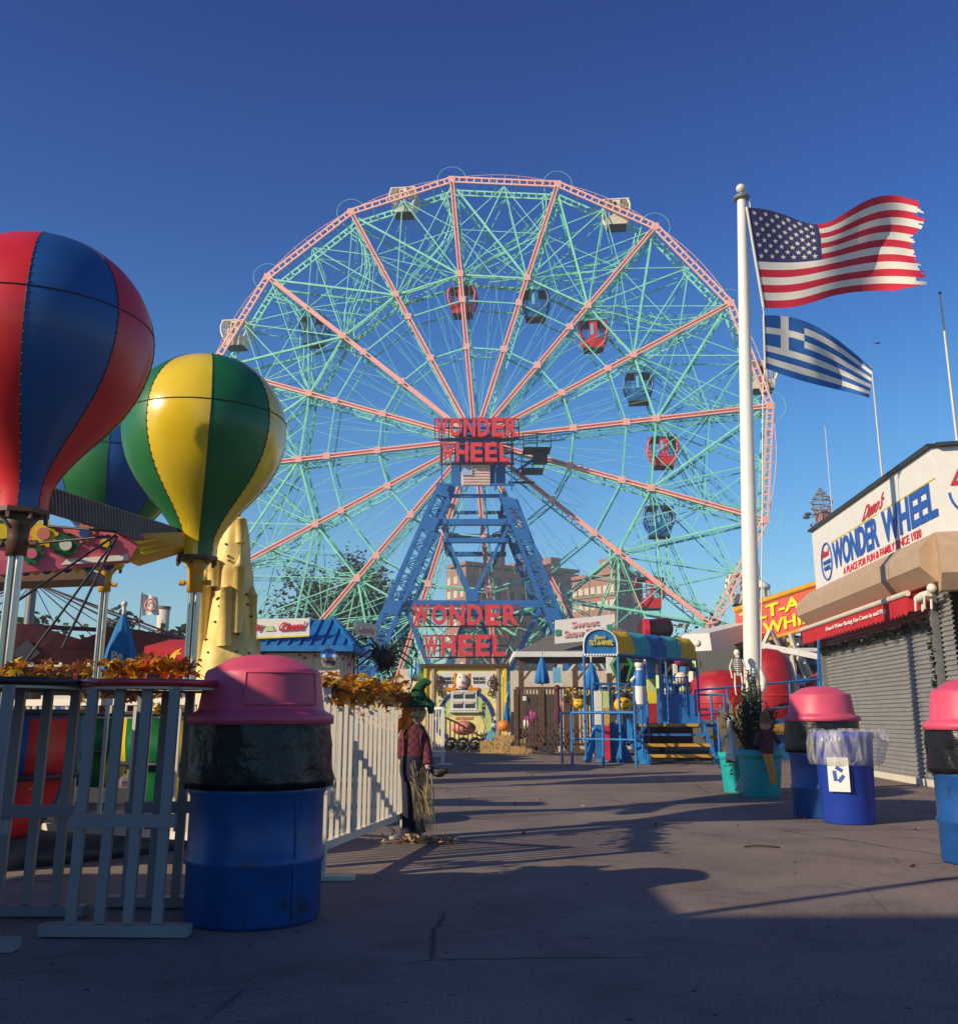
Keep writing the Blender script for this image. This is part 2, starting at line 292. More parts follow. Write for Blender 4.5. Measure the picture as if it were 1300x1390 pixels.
for k in range(16):
    for r in (.34, .52, .62, .8, .98): x.bar(wp(r, k, NF), wp(r, k, NBk), .09)
    x.bar(wp(.52, k, NF), wp(.62, k, NBk), .06); x.bar(wp(.62, k, NF), wp(.8, k, NBk), .06); x.bar(wp(.8, k, NBk), wp(.98, k, NF), .06)
    x.bar(wp(.34, k, NF), wp(.34, k + 1, NBk), .04); x.bar(wp(.62, k, NF), wp(.62, k + 1, NBk), .05)
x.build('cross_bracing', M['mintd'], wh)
tr = MB()
for k in range(16):
    for d in (-.12, .12, .3, .42): tr.bar(wp(.03, k + d * 3, NF + .2), wp(.62, k + d, NF + .2), .016)
    tr.bar(wp(.05, k, NF), wp(.52, k + .5, NF + .1), .02); tr.bar(wp(.34, k, NF), wp(.62, k + .5, NF + .1), .022); tr.bar(wp(.34, k + 1, NF), wp(.62, k + .5, NF + .1), .022)
tr.build('tie_rods', M['mint'], wh)
for k in range(16):  # sliding tracks for the swinging cars: S curves from rim to inner ring
    t = MB()
    for n0 in (NF + .5, NBk - .5):
        for w in (0, .035):
            cps = [wp(.985 - w, k + .12, n0), wp(.90 - w, k + .05, n0), wp(.80 - w, k + .18, n0), wp(.74 - w, k + .42, n0), wp(.70 - w, k + .68, n0), wp(.64 - w, k + .92, n0), wp(.60 - w, k + 1.1, n0)]
            pts = []
            for i in range(len(cps) - 1):
                p0 = cps[max(0, i - 1)]; p1 = cps[i]; p2 = cps[i + 1]; p3 = cps[min(len(cps) - 1, i + 2)]
                for j in range(4):
                    u = j / 4; pts.append(.5 * ((2 * p1) + (-p0 + p2) * u + (2 * p0 - 5 * p1 + 4 * p2 - p3) * u * u + (-p0 + 3 * p1 - 3 * p2 + p3) * u ** 3))
            pts.append(cps[-1]); t.tube(pts, .05, 5)
    c = wp(1.0, k, NF); pts = [c + V((cos(a) * 1.15, 0, sin(a) * 1.15)) for a in [PH + k * PI / 8 - 1.9 + 3.8 * i / 12 for i in range(13)]]
    t.tube(pts, .02, 5); t.build('car_track', M['mint'], wh)
hb = MB()
def disc(mb, r, n0, n1, seg=32):
    c0 = wl(0, 0, n0); c1 = wl(0, 0, n1); mb.tube([c0, c1], r, seg)
disc(hb, 1.3, -.35, .25); disc(hb, 1.3, NBk - .3, NBk + .3); disc(hb, .55, -3.2, NBk + 3.5)
hb.build('hub', M['tower'], wh)
# tower -------------------------------------------------------------
YF = 69.2
def legline(px0, py0, px1, py1, Y):
    p = at(px0, py0, YF); q = at(px1, py1, YF); d = (q - p); t = (-1.8 - p.z) / d.z; e = p + d * t; off = V((0, Y - YF, 0)); return p + off, e + off
def leg(ox0, oy0, ox1, oy1, ix0, iy0, ix1, iy1, Y, m):
    a0, a1 = legline(ox0, oy0, ox1, oy1, Y); b0, b1 = legline(ix0, iy0, ix1, iy1, Y); mb = MB(); D = V((0, .95, 0))
    for off in (V((0, 0, 0)), D):
        mb.bar(a0 + off, a1 + off, .26, .1, up=(0, 1, 0)); mb.bar(b0 + off, b1 + off, .26, .1, up=(0, 1, 0))
        S = 30
        for i in range(S):
            p, q = (a0.lerp(a1, i / S), b0.lerp(b1, (i + 1) / S)) if i % 2 else (b0.lerp(b1, i / S), a0.lerp(a1, (i + 1) / S))
            mb.bar(p + off, q + off, .09, .06, up=(0, 1, 0))
            mb.bar(a0.lerp(a1, i / S) + off, b0.lerp(b1, (i + .2) / S) + off, .07, .06, up=(0, 1, 0))
    for i in range(31):
        s = i % 2
        for u0, u1 in ((a0, a1), (b0, b1)):
            mb.bar(u0.lerp(u1, i / 31) + D * s, u0.lerp(u1, (i + 1) / 31) + D * (1 - s), .07)
    for (t0, t1) in ((.0, .045), (.125, .175), (.435, .485), (.74, .78)):  # gusset plates
        mb.poly([a0.lerp(a1, t0) - V((0, .08, 0)), b0.lerp(b1, t0) - V((0, .08, 0)), b0.lerp(b1, t1) - V((0, .08, 0)), a0.lerp(a1, t1) - V((0, .08, 0))], t=.04, nrm=(0, -1, 0))
    mb.box(a1.lerp(b1, .5) + V((0, .4, .15)), (2.4, 1.8, .35))
    mb.build('tower_leg', m, wh)
for Y in (YF, 75.6):
    leg(597, 655, 512, 848, 616, 660, 534, 848, Y, M['tower']); leg(700, 678, 763, 841, 680, 672, 745, 841, Y, M['tower'])
tb = MB()
def tbar(x0, y0, x1, y1, w, h=None, Y=YF): tb.bar(at(x0, y0, YF) + V((0, Y - YF, 0)), at(x1, y1, YF) + V((0, Y - YF, 0)), w, h, up=(0, 1, 0))
for Y in (YF + .3, 75.4):
    tbar(590, 708, 692, 708, .42, .5, Y); tbar(603, 733, 690, 733, .3, .5, Y); tbar(545, 817, 740, 817, .28, .2, Y); tbar(545, 822, 740, 822, .2, .2, Y)
    tbar(600, 714, 640, 808, .22, .12, Y); tbar(690, 714, 641, 808, .22, .12, Y); tbar(600, 672, 685, 672, .22, .3, Y)
    tbar(733, 826, 690, 915, .3, .12, Y); tbar(550, 826, 586, 915, .3, .12, Y); tbar(641, 812, 700, 960, .26, .12, Y); tbar(641, 812, 585, 960, .26, .12, Y)
    for (xa, ya) in ((641, 808),): tb.box(at(xa, ya, YF) + V((0, Y - YF - .1, 0)), (.8, .12, .9))
for px in (604, 684):
    for py in (670, 708, 733): tb.bar(at(px, py, YF), at(px, py, YF) + V((0, 6.3, 0)), .3)
for px, py in ((546, 817), (738, 817)):
    tb.bar(at(px, py, YF), at(px, py, YF) + V((0, 6.3, 0)), .25)
for py in (575, 600, 632, 660):
    tbar(596, py, 698, py, .16, .1, YF - .5)
for px in (600, 625, 650, 672, 694): tbar(px, 572, px, 668, .12, .1, YF - .5)
tbar(618, 603, 680, 603, 2.2, .3, YF + .6); tbar(612, 640, 686, 640, 1.8, .3, YF + .6)
tb.build('tower_bracing', M['tower'], wh)
# machinery platform on the right of the hub and maintenance walkway
pf = MB()
for px, py, w, h in ((728, 612, 2.0, .12), (722, 640, 1.6, .1)):
    c = at(px, py, 70.5); pf.box(c, (w, 1.8, h))
    for dx in (-w / 2, 0, w / 2): pf.bar(c + V((dx, -.8, 0)), c + V((dx, -.8, 1.1)), .07)
    pf.bar(c + V((-w / 2, -.8, 1.1)), c + V((w / 2, -.8, 1.1)), .06); pf.bar(c + V((-w / 2, -.8, .55)), c + V((w / 2, -.8, .55)), .05)
pf.box(at(733, 620, 70.8), (1.0, .9, 1.0)); pf.bar(at(700, 640, 70.5), at(742, 612, 70.5), .15); pf.bar(at(690, 655, 70.5), at(725, 655, 70.5), .15)
pf.build('service_platform', M['dark'], wh)
def letter_row(sign, s, x0, x1, y0, y1, Y, yback):
    n = len(s); w = (x1 - x0) / n
    for i, ch in enumerate(s):
        cw = .84 if ch != 'L' else .72
        p00 = at(x0 + w * (i + .07), y1, Y); p10 = at(x0 + w * (i + .07 + cw), y1, Y); p01 = at(x0 + w * (i + .07), y0, Y)
        p10.z = p00.z; p01.x = p00.x
        b = MB(); text(b, ch, p00, p10, p01, .3, .035, 0)
        vs, _ = glyphs(ch, .035)
        b.build('letter', M['rletter'], sign)
for rows, Y in ((( ('WONDER', 590, 704, 568, 594), ('WHEEL', 598, 696, 602, 628)), 68.2), ((('WONDER', 560, 705, 821, 849), ('WHEEL', 574, 690, 862, 891)), 68.2)):
    sb = MB()
    for s, x0, x1, y0, y1 in rows:
        for yy in (y0 + 1, (y0 + y1) / 2, y1 + 1.5): sb.bar(at(x0, yy, Y + .35), at(x1, yy, Y + .35), .1)
        for j in range(len(s) + 1): xx = x0 + (x1 - x0) * j / len(s); sb.bar(at(xx, y0, Y + .35), at(xx, y1 + 2, Y + .35), .08)
    sg = sb.build('name_sign', M['rback'], wh)
    for s, x0, x1, y0, y1 in rows: letter_row(sg, s, x0, x1, y0, y1, Y, 0)
fp = MB(); q = [at(x, y, 68.6) for x, y in ((626, 659), (665, 659), (665, 631), (626, 631))]; fp.poly(q, 0, .1, (0, 1, 0))
for i in range(7): fp.poly([at(x, y, 68.55) for x, y in ((627, 658 - i * 3.9), (664, 658 - i * 3.9), (664, 656.2 - i * 3.9), (627, 656.2 - i * 3.9))], 1, .03, (0, -1, 0))
fp.poly([at(x, y, 68.48) for x, y in ((627, 645), (641, 645), (641, 632), (627, 632))], 2, .03, (0, -1, 0))
fp.build('flag_panel', [M['signw'], mat('faded_red', (.72, .42, .38), .6), mat('faded_blue', (.35, .45, .62), .6)], wh)
# ------------------------------------------------------------------ gondolas
def gondola(px, py, m, label, grp, white=False, trim=None, nn=1.05, sc=1.0):
    r = ray(px, py); # hit the wheel's mid plane
    p0 = wl(0, 0, nn); t = (p0 - V((0, 0, HC))).dot(WN) / r.dot(WN); c = V((0, 0, HC)) + r * t
    th = thing('gondola', label, 'gondola', c + V((0, 0, -1.15)), grp); o = th.location.copy()
    ex = V((cos(PSI), sin(PSI), 0)); ey = WN; ez = V((0, 0, 1))
    def P(x, y, z): return o + (ex * x + ey * y) * sc + ez * z * sc
    wb, wt, d = (.78, 1.02, .75)
    b = MB()  # tub: tapered lower body
    vs = [P(sx * w, sy * dd, z) for z, w, dd in ((.06, wb, d * .8), (.75, wb * 1.12, d)) for sx, sy in ((-1, -1), (1, -1), (1, 1), (-1, 1))]
    b.add(vs, [(3, 2, 1, 0), (0, 1, 5, 4), (1, 2, 6, 5), (2, 3, 7, 6), (3, 0, 4, 7), (4, 5, 6, 7)]); 
    b.build('tub', m, th)
    e = MB()
    for sx in (-1, 1):
        for sy in (-1, 1): e.tube([P(sx * wb * 1.1, sy * d, .7), P(sx * 1.05, sy * d, 1.2), P(sx * 1.08, sy * d, 1.7), P(sx * .9, sy * d, 2.15)], .10, 6)
    for sx in (-1, 1): e.bar(P(sx * .9, -d, 2.12), P(sx * .9, d, 2.12), .06)
    for sy in (-1, 1): e.bar(P(-.9, sy * d, 2.12), P(.9, sy * d, 2.12), .05)
    e.build('end_frame', m, th)
    for x0, x1 in ((-.3, .3),):
        dm = MB(); dm.add([P(x, y, z) for y in (-d - .03, -d + .03) for x, z in ((x0, .7), (x1, .7), (x1, 2.1), (x0, 2.1))], [(0, 1, 2, 3), (7, 6, 5, 4), (0, 4, 5, 1), (1, 5, 6, 2), (2, 6, 7, 3), (3, 7, 4, 0)])
        dm.build('door', m, th)
        pn = MB(); pn.add([P(x, y, z) for y in (-d - .05, -d - .035) for x, z in ((-.2, 1.0), (.02, 1.0), (.02, 1.9), (-.2, 1.9))], [(0, 1, 2, 3), (0, 4, 5, 1), (1, 5, 6, 2), (2, 6, 7, 3), (3, 7, 4, 0)]); pn.build('window', M['skyb'] if not white else M['dark'], th)
    bars = MB()
    for sy in (-1, 1):
        for x in (-.85, -.7, -.55, .5, .65, .8): bars.bar(P(x, sy * d, .72), P(x * 1.05, sy * d, 2.1), .03)
        bars.bar(P(-.95, sy * d, 1.35), P(.95, sy * d, 1.35), .03)
    for sx in (-1, 1): bars.bar(P(sx * .95, -d, 1.35), P(sx * .95, d, 1.35), .03)
    bars.build('cage_bars', M['dark'] if not white else M['cream'], th)
    rf = MB(); rf.add([P(sx * w, sy * dd, z) for z, w, dd in ((2.1, 1.06, .82), (2.22, 1.0, .76), (2.34, .6, .45)) for sx, sy in ((-1, -1), (1, -1), (1, 1), (-1, 1))], [(3, 2, 1, 0), (8, 9, 10, 11)] + [(a + i, a + (i + 1) % 4, a + 4 + (i + 1) % 4, a + 4 + i) for a in (0, 4) for i in range(4)])
    rf.build('roof', M['carwhite'] if white else M['dark'], th)
    fl = MB(); fl.box(P(0, 0, .02), (1.5 * sc, 1.3 * sc, .08), rz=PSI); fl.build('floor_pan', M['dark'], th)
    hg = MB(); hg.bar(P(-.5, 0, 2.3), P(-.5, 0, 2.7), .08); hg.bar(P(.5, 0, 2.3), P(.5, 0, 2.7), .08)
    for s in (-1, 1): hg.bar(P(s * .5, -.95, 2.7), P(s * .5, .95, 2.7), .1)
    if not white: hg.build('hanger', M['mint'], th)
    return th
RG, BG, WG = 'swinging gondolas on the Ferris wheel', 'swinging gondolas on the Ferris wheel', 'fixed cream gondolas on the wheel rim'
gondola(628, 411, M['carred'], 'red gondola above the hub behind the spoke rising to the top', RG)
gondola(427, 451, M['carblue'], 'blue gondola high in the left part of the wheel', BG)
gondola(726, 416, M['carblue'], 'blue gondola just right of the red gondola above the hub', BG)
gondola(805, 457, M['carred'], 'red gondola between two blue gondolas, upper right of the hub', RG)
gondola(866, 528, M['carblue'], 'blue gondola above the gondola level with the hub, right side', BG)
gondola(899, 615, M['carred'], 'red gondola on the right at the height of the hub', RG)
gondola(894, 709, M['carblue'], 'blue gondola lower right below the hub level, over the long spoke', BG)
gondola(881, 806, M['carred'], 'red gondola near the bottom right over the striped canopy', RG)
gondola(549, 276, M['carwhite'], 'cream gondola on the rim at the top left of the wheel', WG, True)
gondola(836, 292, M['carwhite'], 'cream gondola on the rim at the top right of the wheel', WG, True)
gondola(322, 455, M['carwhite'], 'cream gondola on the left rim above the yellow green balloon', WG, True)
gondola(1033, 512, M['carwhite'], 'cream gondola on the right rim behind the white flagpole', WG, True)
gondola(1008, 800, M['carwhite'], 'cream gondola at the lower right rim above the roof', WG, True)
#@@PART2
# ================================================================== BALLOON RIDE (left)
def balloon(px, py, Y, rpx, c1, c2, a_edge, label, bask, neckpx):
    c = at(px, py, Y); Rr = rpx / F * (c - V((0, 0, HC))).length
    th = thing('balloon_car', label, 'balloon ride car', (c.x, c.y, .12), 'balloon cars of the ride')
    prof = [(max(.001, sin(a)), cos(a)) for a in [R(d) for d in range(0, 108, 4)]]
    prof = [(r, z * (.97 if z > 0 else 1)) for r, z in prof]
    prof += [(.925, -.40), (.87, -.52), (.79, -.66), (.70, -.78), (.61, -.89), (.52, -.99), (.435, -1.09), (.36, -1.19), (.30, -1.28), (.255, -1.37), (.232, -1.46), (.228, -1.60)]
    prof = [(r * Rr, z * Rr) for r, z in prof]
    view = math.atan2(-c.y, -c.x)  # direction to the camera
    a0 = view + R(a_edge); n = 64
    e = MB(); e.lathe(prof, c, n, smooth=True, mf=lambda k, j: (k // 8) % 2, a0=a0)
    e.add([c + V((prof[-1][0] * cos(a0 + 2 * PI * k / n), prof[-1][0] * sin(a0 + 2 * PI * k / n), prof[-1][1])) for k in range(n)], [tuple(range(n))])
    env = e.build('envelope', [M[c1], M[c2]], th)
    s = MB()
    for g_ in range(8):
        a = a0 + g_ * PI / 4; pts = [c + V((r * 1.003 * cos(a), r * 1.003 * sin(a), z)) for r, z in prof[1:]]
        s.tube(pts, .0035, 4)
        acc = 0
        for p, q in zip(pts, pts[1:]):
            L_ = (q - p).length; t = (.075 - acc) 
            while t < L_: s.box(p.lerp(q, t / L_) + V((cos(a + PI / 2), sin(a + PI / 2), 0)) * .006 * (1), (.011, .011, .011)); t += .075
            acc = (acc + L_) % .075
    s.build('seam_stitching', M['black'], env)
    b = MB(); zz = .12 * Rr; rr = (Rr ** 2 - zz ** 2) ** .5 * 1.003
    b.tube([c + V((rr * cos(t), rr * sin(t), zz)) for t in [2 * PI * i / 64 for i in range(65)]], .005, 5, cap=False); b.build('joint_line', M['black'], env)
    zb = c.z - 1.60 * Rr; nr = .228 * Rr
    f = MB(); f.lathe([(.001, zb - .035), (nr * 1.12, zb - .035), (nr * 1.12, zb), (nr, zb)], (c.x, c.y, 0), 8, smooth=False)
    for i in range(8): a = i * PI / 4; f.box((c.x + nr * 1.0 * cos(a), c.y + nr * 1.0 * sin(a), zb - .06), (.025, .025, .05))
    f.build('mounting_flange', M['brownm'], th)
    k = MB(); k.lathe([(.001, zb - .04), (nr * .75, zb - .04), (nr * .42, zb - .13), (.075, zb - .2), (.075, zb - .34), (.001, zb - .34)], (c.x, c.y, 0), 20)
    k.bar((c.x - .12, c.y, zb - .25), (c.x + .12, c.y, zb - .25), .03); k.tube([(c.x - .15, c.y, zb - .25), (c.x - .1, c.y, zb - .25)], .03, 6); k.tube([(c.x + .1, c.y, zb - .25), (c.x + .15, c.y, zb - .25)], .03, 6)
    k.build('collar', M['gold'] if rpx < 130 else M['brownm'], th)
    p = MB()
    for dx in (-.028, .03): p.tube([(c.x + dx, c.y, .35), (c.x + dx, c.y, zb - .3)], .03, 14)
    p.tube([(c.x, c.y + .035, .35), (c.x, c.y + .035, zb - .3)], .03, 14)
    p.build('pole', M['chrome'], th)
    bk = MB(); BR = .56
    pr = [(.001, .2), (.30, .2), (.40, .32), (.47, .48), (.50, .60), (.56, .62), (.58, .8), (.575, 1.0), (.60, 1.02), (.60, 1.06), (.54, 1.06), (.52, .7), (.001, .6)]
    bk.lathe(pr, (c.x, c.y, 0), 48, mf=lambda kk, j: 2 if j in (7, 8, 9) else (kk // 6) % 2, smooth=True)
    bsk = bk.build('basket', [M[bask[0]], M[bask[1]], M[bask[2]]], th)
    rp = MB()
    for z, r in ((.61, .565), (1.04, .605)): rp.tube([(c.x + r * cos(t), c.y + r * sin(t), z) for t in [2 * PI * i / 40 for i in range(41)]], .022, 6, cap=False)
    rp.build('rim_band', M['black'], bsk)
    wk = MB(); wk.tube([(c.x + (.30 + .19 * t / 60) * cos(t * .7), c.y + (.30 + .19 * t / 60) * sin(t * .7), .22 + .36 * t / 60) for t in range(61)], .022, 5)
    wk.build('wicker_trim', M['straw'], bsk)
    st = MB(); st.lathe([(.001, -.12), (.3, -.12), (.34, .2), (.001, .2)], (c.x, c.y, 0), 24); st.box((c.x - .6, c.y + .05, .05), (1.4, .16, .14)); 
    st.build('base', M['dark'], th)
    return c, zb
cR, zR = balloon(54, 462, 7.3, 134, 'bblue', 'bred', -8, 'huge balloon with red and blue gores at the left edge', ('bblue', 'bred', 'bblue'), 0)
cY, zY = balloon(279, 585, 9.5, 104, 'bgrn', 'byel', 2.5, 'balloon with yellow and dark green gores above the pink trash can lid', ('byel', 'bgrn', 'fence'), 0)
cG, zG = balloon(157, 632, 12.6, 80, 'bblue', 'bgrn', -7, 'balloon with green and blue gores half hidden behind the other two balloons', ('bgrn', 'byel', 'fence'), 0)
# ride centre: crown with gear-painted fascia, arms, column
RC = V((-5.3, 9.7, 0))
rd = thing('balloon_ride', 'balloon ride centre with a pink fascia of painted cogs, yellow tips and round bulbs', 'carnival ride', RC)
b = MB(); b.lathe([(.001, 0), (1.0, 0), (1.0, .35), (.7, .5), (.42, .7), (.32, 1.6), (.3, 2.7), (.001, 2.7)], RC, 24); b.build('centre_column', M['purple'], rd)
b = MB(); b.lathe([(.001, 0), (3.3, 0), (3.3, .1), (.001, .1)], RC, 48); b.build('turntable', M['dark'], rd)
def fas(px, py, Y): return at(px, py, Y)
FA, FB, FC, FD = at(-190, 690, 8.3), at(196, 724, 8.9), at(176, 763, 8.9), at(-190, 800, 8.3)
FD.x = FA.x; FC.x = FB.x - .12; FC.y = FB.y
fx = (FB - FA).normalized(); fn = fx.cross(V((0, 0, 1))).normalized(); fn = fn if fn.y < 0 else -fn
b = MB(); b.poly([FD, FC, FB, FA], 0, .08, -fn); fb = b.build('fascia', M['gpink'], rd)
def gear(px, py, r, m1, m2):
    rr_ = ray(px, py); t = (FA - V((0, 0, HC))).dot(fn) / rr_.dot(fn); c = V((0, 0, HC)) + rr_ * t + fn * .006; g = MB(); ez = V((0, 0, 1)); n = 10; pts = []
    for i in range(n * 4):
        a = 2 * PI * i / (n * 4); q = r * (1 if i % 4 < 2 else .78); pts.append(c + fx * q * cos(a) + ez * q * sin(a))
    g.poly(pts, 0, .012, fn); g.poly([c + fn * .016 + fx * r * .45 * cos(2 * PI * i / 24) + ez * r * .45 * sin(2 * PI * i / 24) for i in range(24)], 1, .008, fn)
    g.build('painted_cog', [M[m1], M[m2]], fb)
gear(60, 725, .125, 'yel', 'rose'); gear(90, 740, .115, 'bgrn', 'signw'); gear(115, 724, .095, 'rose', 'sblue'); gear(4, 722, .15, 'bgrn', 'yel'); gear(44, 752, .10, 'bgrn', 'gpink'); gear(4, 703, .06, 'bgrn', 'rose'); gear(143, 738, .09, 'purple', 'byel'); gear(-60, 730, .12, 'yel', 'rose')
b = MB(); b.poly([at(196, 724, 8.92), at(247, 722, 9.2), at(247, 742, 9.2), at(176, 763, 8.92)], 0, .25, (0, 1, 0)); tip = b.build('corner_wing', M['gold'], rd)
b = MB()
for fx0, fx1, fy in ((182, 222, 735), (186, 215, 743), (190, 226, 749)): b.poly([at(fx0, fy, 8.85), at(fx1, fy - 3, 9.0), at(fx0 + 6, fy + 4, 8.85)], 0, .01, (0, -1, 0))
b.build('painted_flame', M['byel'], tip)
b = MB(); a_, b_ = at(-100, 777, 8.6), at(174, 757, 8.85); b.bar(a_, b_, .05, .05); b.build('light_rail', M['white'], rd)
for i, px in enumerate(range(8, 170, 14)):
    q = at(px, 776 - (px - 8) * .068, 8.95); s = MB(); s.sph(q, .052, 12); s.build('bulb', M['byel'] if i % 2 else M['bblue'], rd)
b = MB(); q0, q1 = at(-100, 780, 9.5), at(118, 772, 9.5); b.poly([q0, q1, q1 - V((0, 0, .1)), q0 - V((0, 0, .1))], 0, .5, (0, 1, 0)); b.build('under_box', M['brownm'], rd)
# ribbed sweep arm that carries the yellow balloon
b = MB(); p0, p1 = at(48, 672, 8.0), at(240, 732, 9.35)
b.bar(p0 + V((0, .05, 0)), p1 + V((0, .05, 0)), .1, .2); b.build('sweep_arm', M['dark'], rd)
b = MB()
for i in range(46):
    q = p0.lerp(p1, i / 45); b.bar(q + V((0, -.06, .10)), q + V((.03, -.06, -.12)), .022, .03)
b.build('arm_light_strip', M['grey'], rd)
b = MB()
for (x0, y0, x1, y1) in ((158, 726, 0, 832), (160, 728, 30, 905), (158, 730, 85, 880), (40, 712, 160, 722), (0, 742, 150, 728)):
    b.tube([at(x0, y0, 8.75), at(x1, y1, 8.4)], .012, 6)
b.build('cable', M['black'], rd)
b = MB()
for q in (cR, cY, cG):
    b.bar((RC.x, RC.y, .35), (q.x, q.y, .3), .16, .12)
b.build('floor_arm', M['dark'], rd)
# ------------------------------------------------------------------ picket bar tables in the left foreground
def slat(mb, p, q, w=.052, t=.022): mb.bar(p, q, w, t, up=(0, 1, 0))
def bar_table(x0, x1, Yf, h, topm, label, tops=None, lean=.05, nsl=4, yaw=0.0, depth=.55):
    th = thing('picket_bar_table', label, 'bar table', ((x0 + x1) / 2, Yf + depth / 2, 0), 'picket sided bar tables'); cx, cy = (x0 + x1) / 2, Yf + depth / 2
    ro = Matrix.Rotation(yaw, 3, 'Z'); W = lambda x, y, z: V((cx, cy, 0)) + ro @ V((x - cx, y - cy, z))
    t = MB(); n = 40; tx = (x1 - x0) / 2 + .12; ty = depth / 2 + .12
    t.lathe([(.001, h - .035), (.97, h - .035), (1, h - .025), (1, h - .008), (.985, h), (.001, h)], (cx, cy, 0), n, sx=tx, sy=ty); t.build('table_top', topm, th)
    e = MB(); e.lathe([(.9, h - .05), (.94, h - .05), (.94, h - .036), (.9, h - .036)], (cx, cy, 0), n, sx=tx, sy=ty); e.build('edge_trim', M['fence'], th)
    for yy in (Yf, Yf + depth):
        for i in range(nsl):
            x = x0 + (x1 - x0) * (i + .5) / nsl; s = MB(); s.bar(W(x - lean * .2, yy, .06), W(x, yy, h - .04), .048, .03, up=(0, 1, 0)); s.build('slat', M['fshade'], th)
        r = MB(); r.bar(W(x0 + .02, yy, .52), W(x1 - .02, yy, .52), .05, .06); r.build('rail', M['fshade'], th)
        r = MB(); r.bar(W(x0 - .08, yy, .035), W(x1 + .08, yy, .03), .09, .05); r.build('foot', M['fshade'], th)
    return th
bar_table(-1.98, -1.44, 5.05, 1.19, M['redtop'], 'picket sided bar table with a red oval top beside the blue trash drum', depth=.75)
bar_table(-2.72, -2.12, 4.75, 1.19, M['black'], 'picket sided bar table with a black top cut by the left picture edge', depth=.8, nsl=4)
# ------------------------------------------------------------------ leaves
def leaf_bunch(mb, c, n, r, size, mats=3, flat=1.0):
    for _ in range(n):
        p = V(c) + V((random.gauss(0, r), random.gauss(0, r), random.gauss(0, r * flat))); a, bb = random.uniform(0, 6.3), random.uniform(-1.2, 1.2)
        ex = V((cos(a), sin(a), random.uniform(-.5, .5))).normalized(); ey = ex.cross(V((sin(bb), .3, cos(bb)))).normalized(); s = size * random.uniform(.6, 1.25)
        pts = [p + (ex * x + ey * y) * s for x, y in ((0, -.5), (.18, -.1), (.5, -.2), (.28, .12), (.45, .4), (.12, .32), (0, .62), (-.12, .32), (-.45, .4), (-.28, .12), (-.5, -.2), (-.18, -.1))]
        nn = ex.cross(ey) * s * .12; pts = [q + nn * (1 if i in (2, 4, 8, 10) else 0) for i, q in enumerate(pts)]
        mb.add(pts, [(0, 1, 11), (1, 2, 3), (3, 4, 5), (5, 6, 7), (7, 8, 9), (9, 10, 11), (1, 3, 5, 7, 9, 11)], random.randrange(mats))
LV = [M['leafy'], M['leafo'], M['leafb']]
def garland(name_pts, n, r, size, label, mats=None):
    b = MB()
    for p in name_pts: leaf_bunch(b, p, n, r, size)
    o = b.build('leaf_garland', mats or LV); tag(o, label, 'garland', 'autumn leaf garlands'); return o
garland([at(150 + i * 13, 915 + 3 * sin(i), 5.75) + V((0, 0, .035)) for i in range(9)], 16, .03, .085, 'orange and yellow leaf garland behind the red oval table top')
garland([at(5 + i * 13, 908 + 2 * cos(i * 2), 6.0) for i in range(10)], 7, .025, .08, 'yellow leaf garland on the black table top at the left edge')
garland([at(112 + i * 6, 940 + 12 * abs(sin(i)), 6.1) for i in range(22)], 3, .04, .075, 'brown leaf garland hanging under the red oval table top')
# ------------------------------------------------------------------ fence row with garland
FS, FE = V((-1.01, 6.75, 0)), V((-.64, 8.95, 0))
def fence_panel(A, B, h, n, label, m, z0=.2, post_foot=True, grp='white steel crowd fences', cap=.03):
    A, B = V(A), V(B); th = thing('crowd_fence', label, 'fence', (A + B) / 2, grp); Z = V((0, 0, 1))
    r = MB(); r.bar(A + Z * h, B + Z * h, .05, .05); r.build('top_rail', m, th)
    r = MB(); r.bar(A + Z * z0, B + Z * z0, .045, .05); r.build('bottom_rail', m, th)
    for i in range(n):
        p = A.lerp(B, (i + .5) / n); s = MB(); s.bar(p + Z * z0, p + Z * (h - .01), .026, .026); s.build('picket', m, th)
    for p in (A, B):
        s = MB(); s.bar(p, p + Z * (h + .02), .065, .065); s.bar(p + V((-.12, 0, .015)), p + V((.22, 0, .015)), .1, .025); s.build('post', m, th)
    return th
fence_panel(FS, FE, 1.18, 17, 'cream picket fence panel topped with an orange leaf garland', M['fence'])
garland([FS.lerp(FE, i / 26) + V((0, 0, 1.19 + .02 * sin(i * 1.7))) for i in range(27)], 20, .05, .095, 'thick orange and yellow leaf garland along the cream picket fence')
fence_panel((-1.52, 23.3, 0), (-.80, 22.8, 0), 1.22, 11, 'sunlit white picket fence panel beside the yellow ticket booth', M['white'])
fence_panel(gr(432, 1196) + V((-2.75, 1.5, 0)), gr(432, 1196) + V((-.45, .35, 0)), 1.12, 18, 'picket fence panel behind the blue trash drum', M['fence'])
fence_panel((-5.6, 8.0, 0), (-3.85, 6.95, 0), 1.12, 14, 'picket fence panel in front of the red and blue balloon basket', M['fence'])
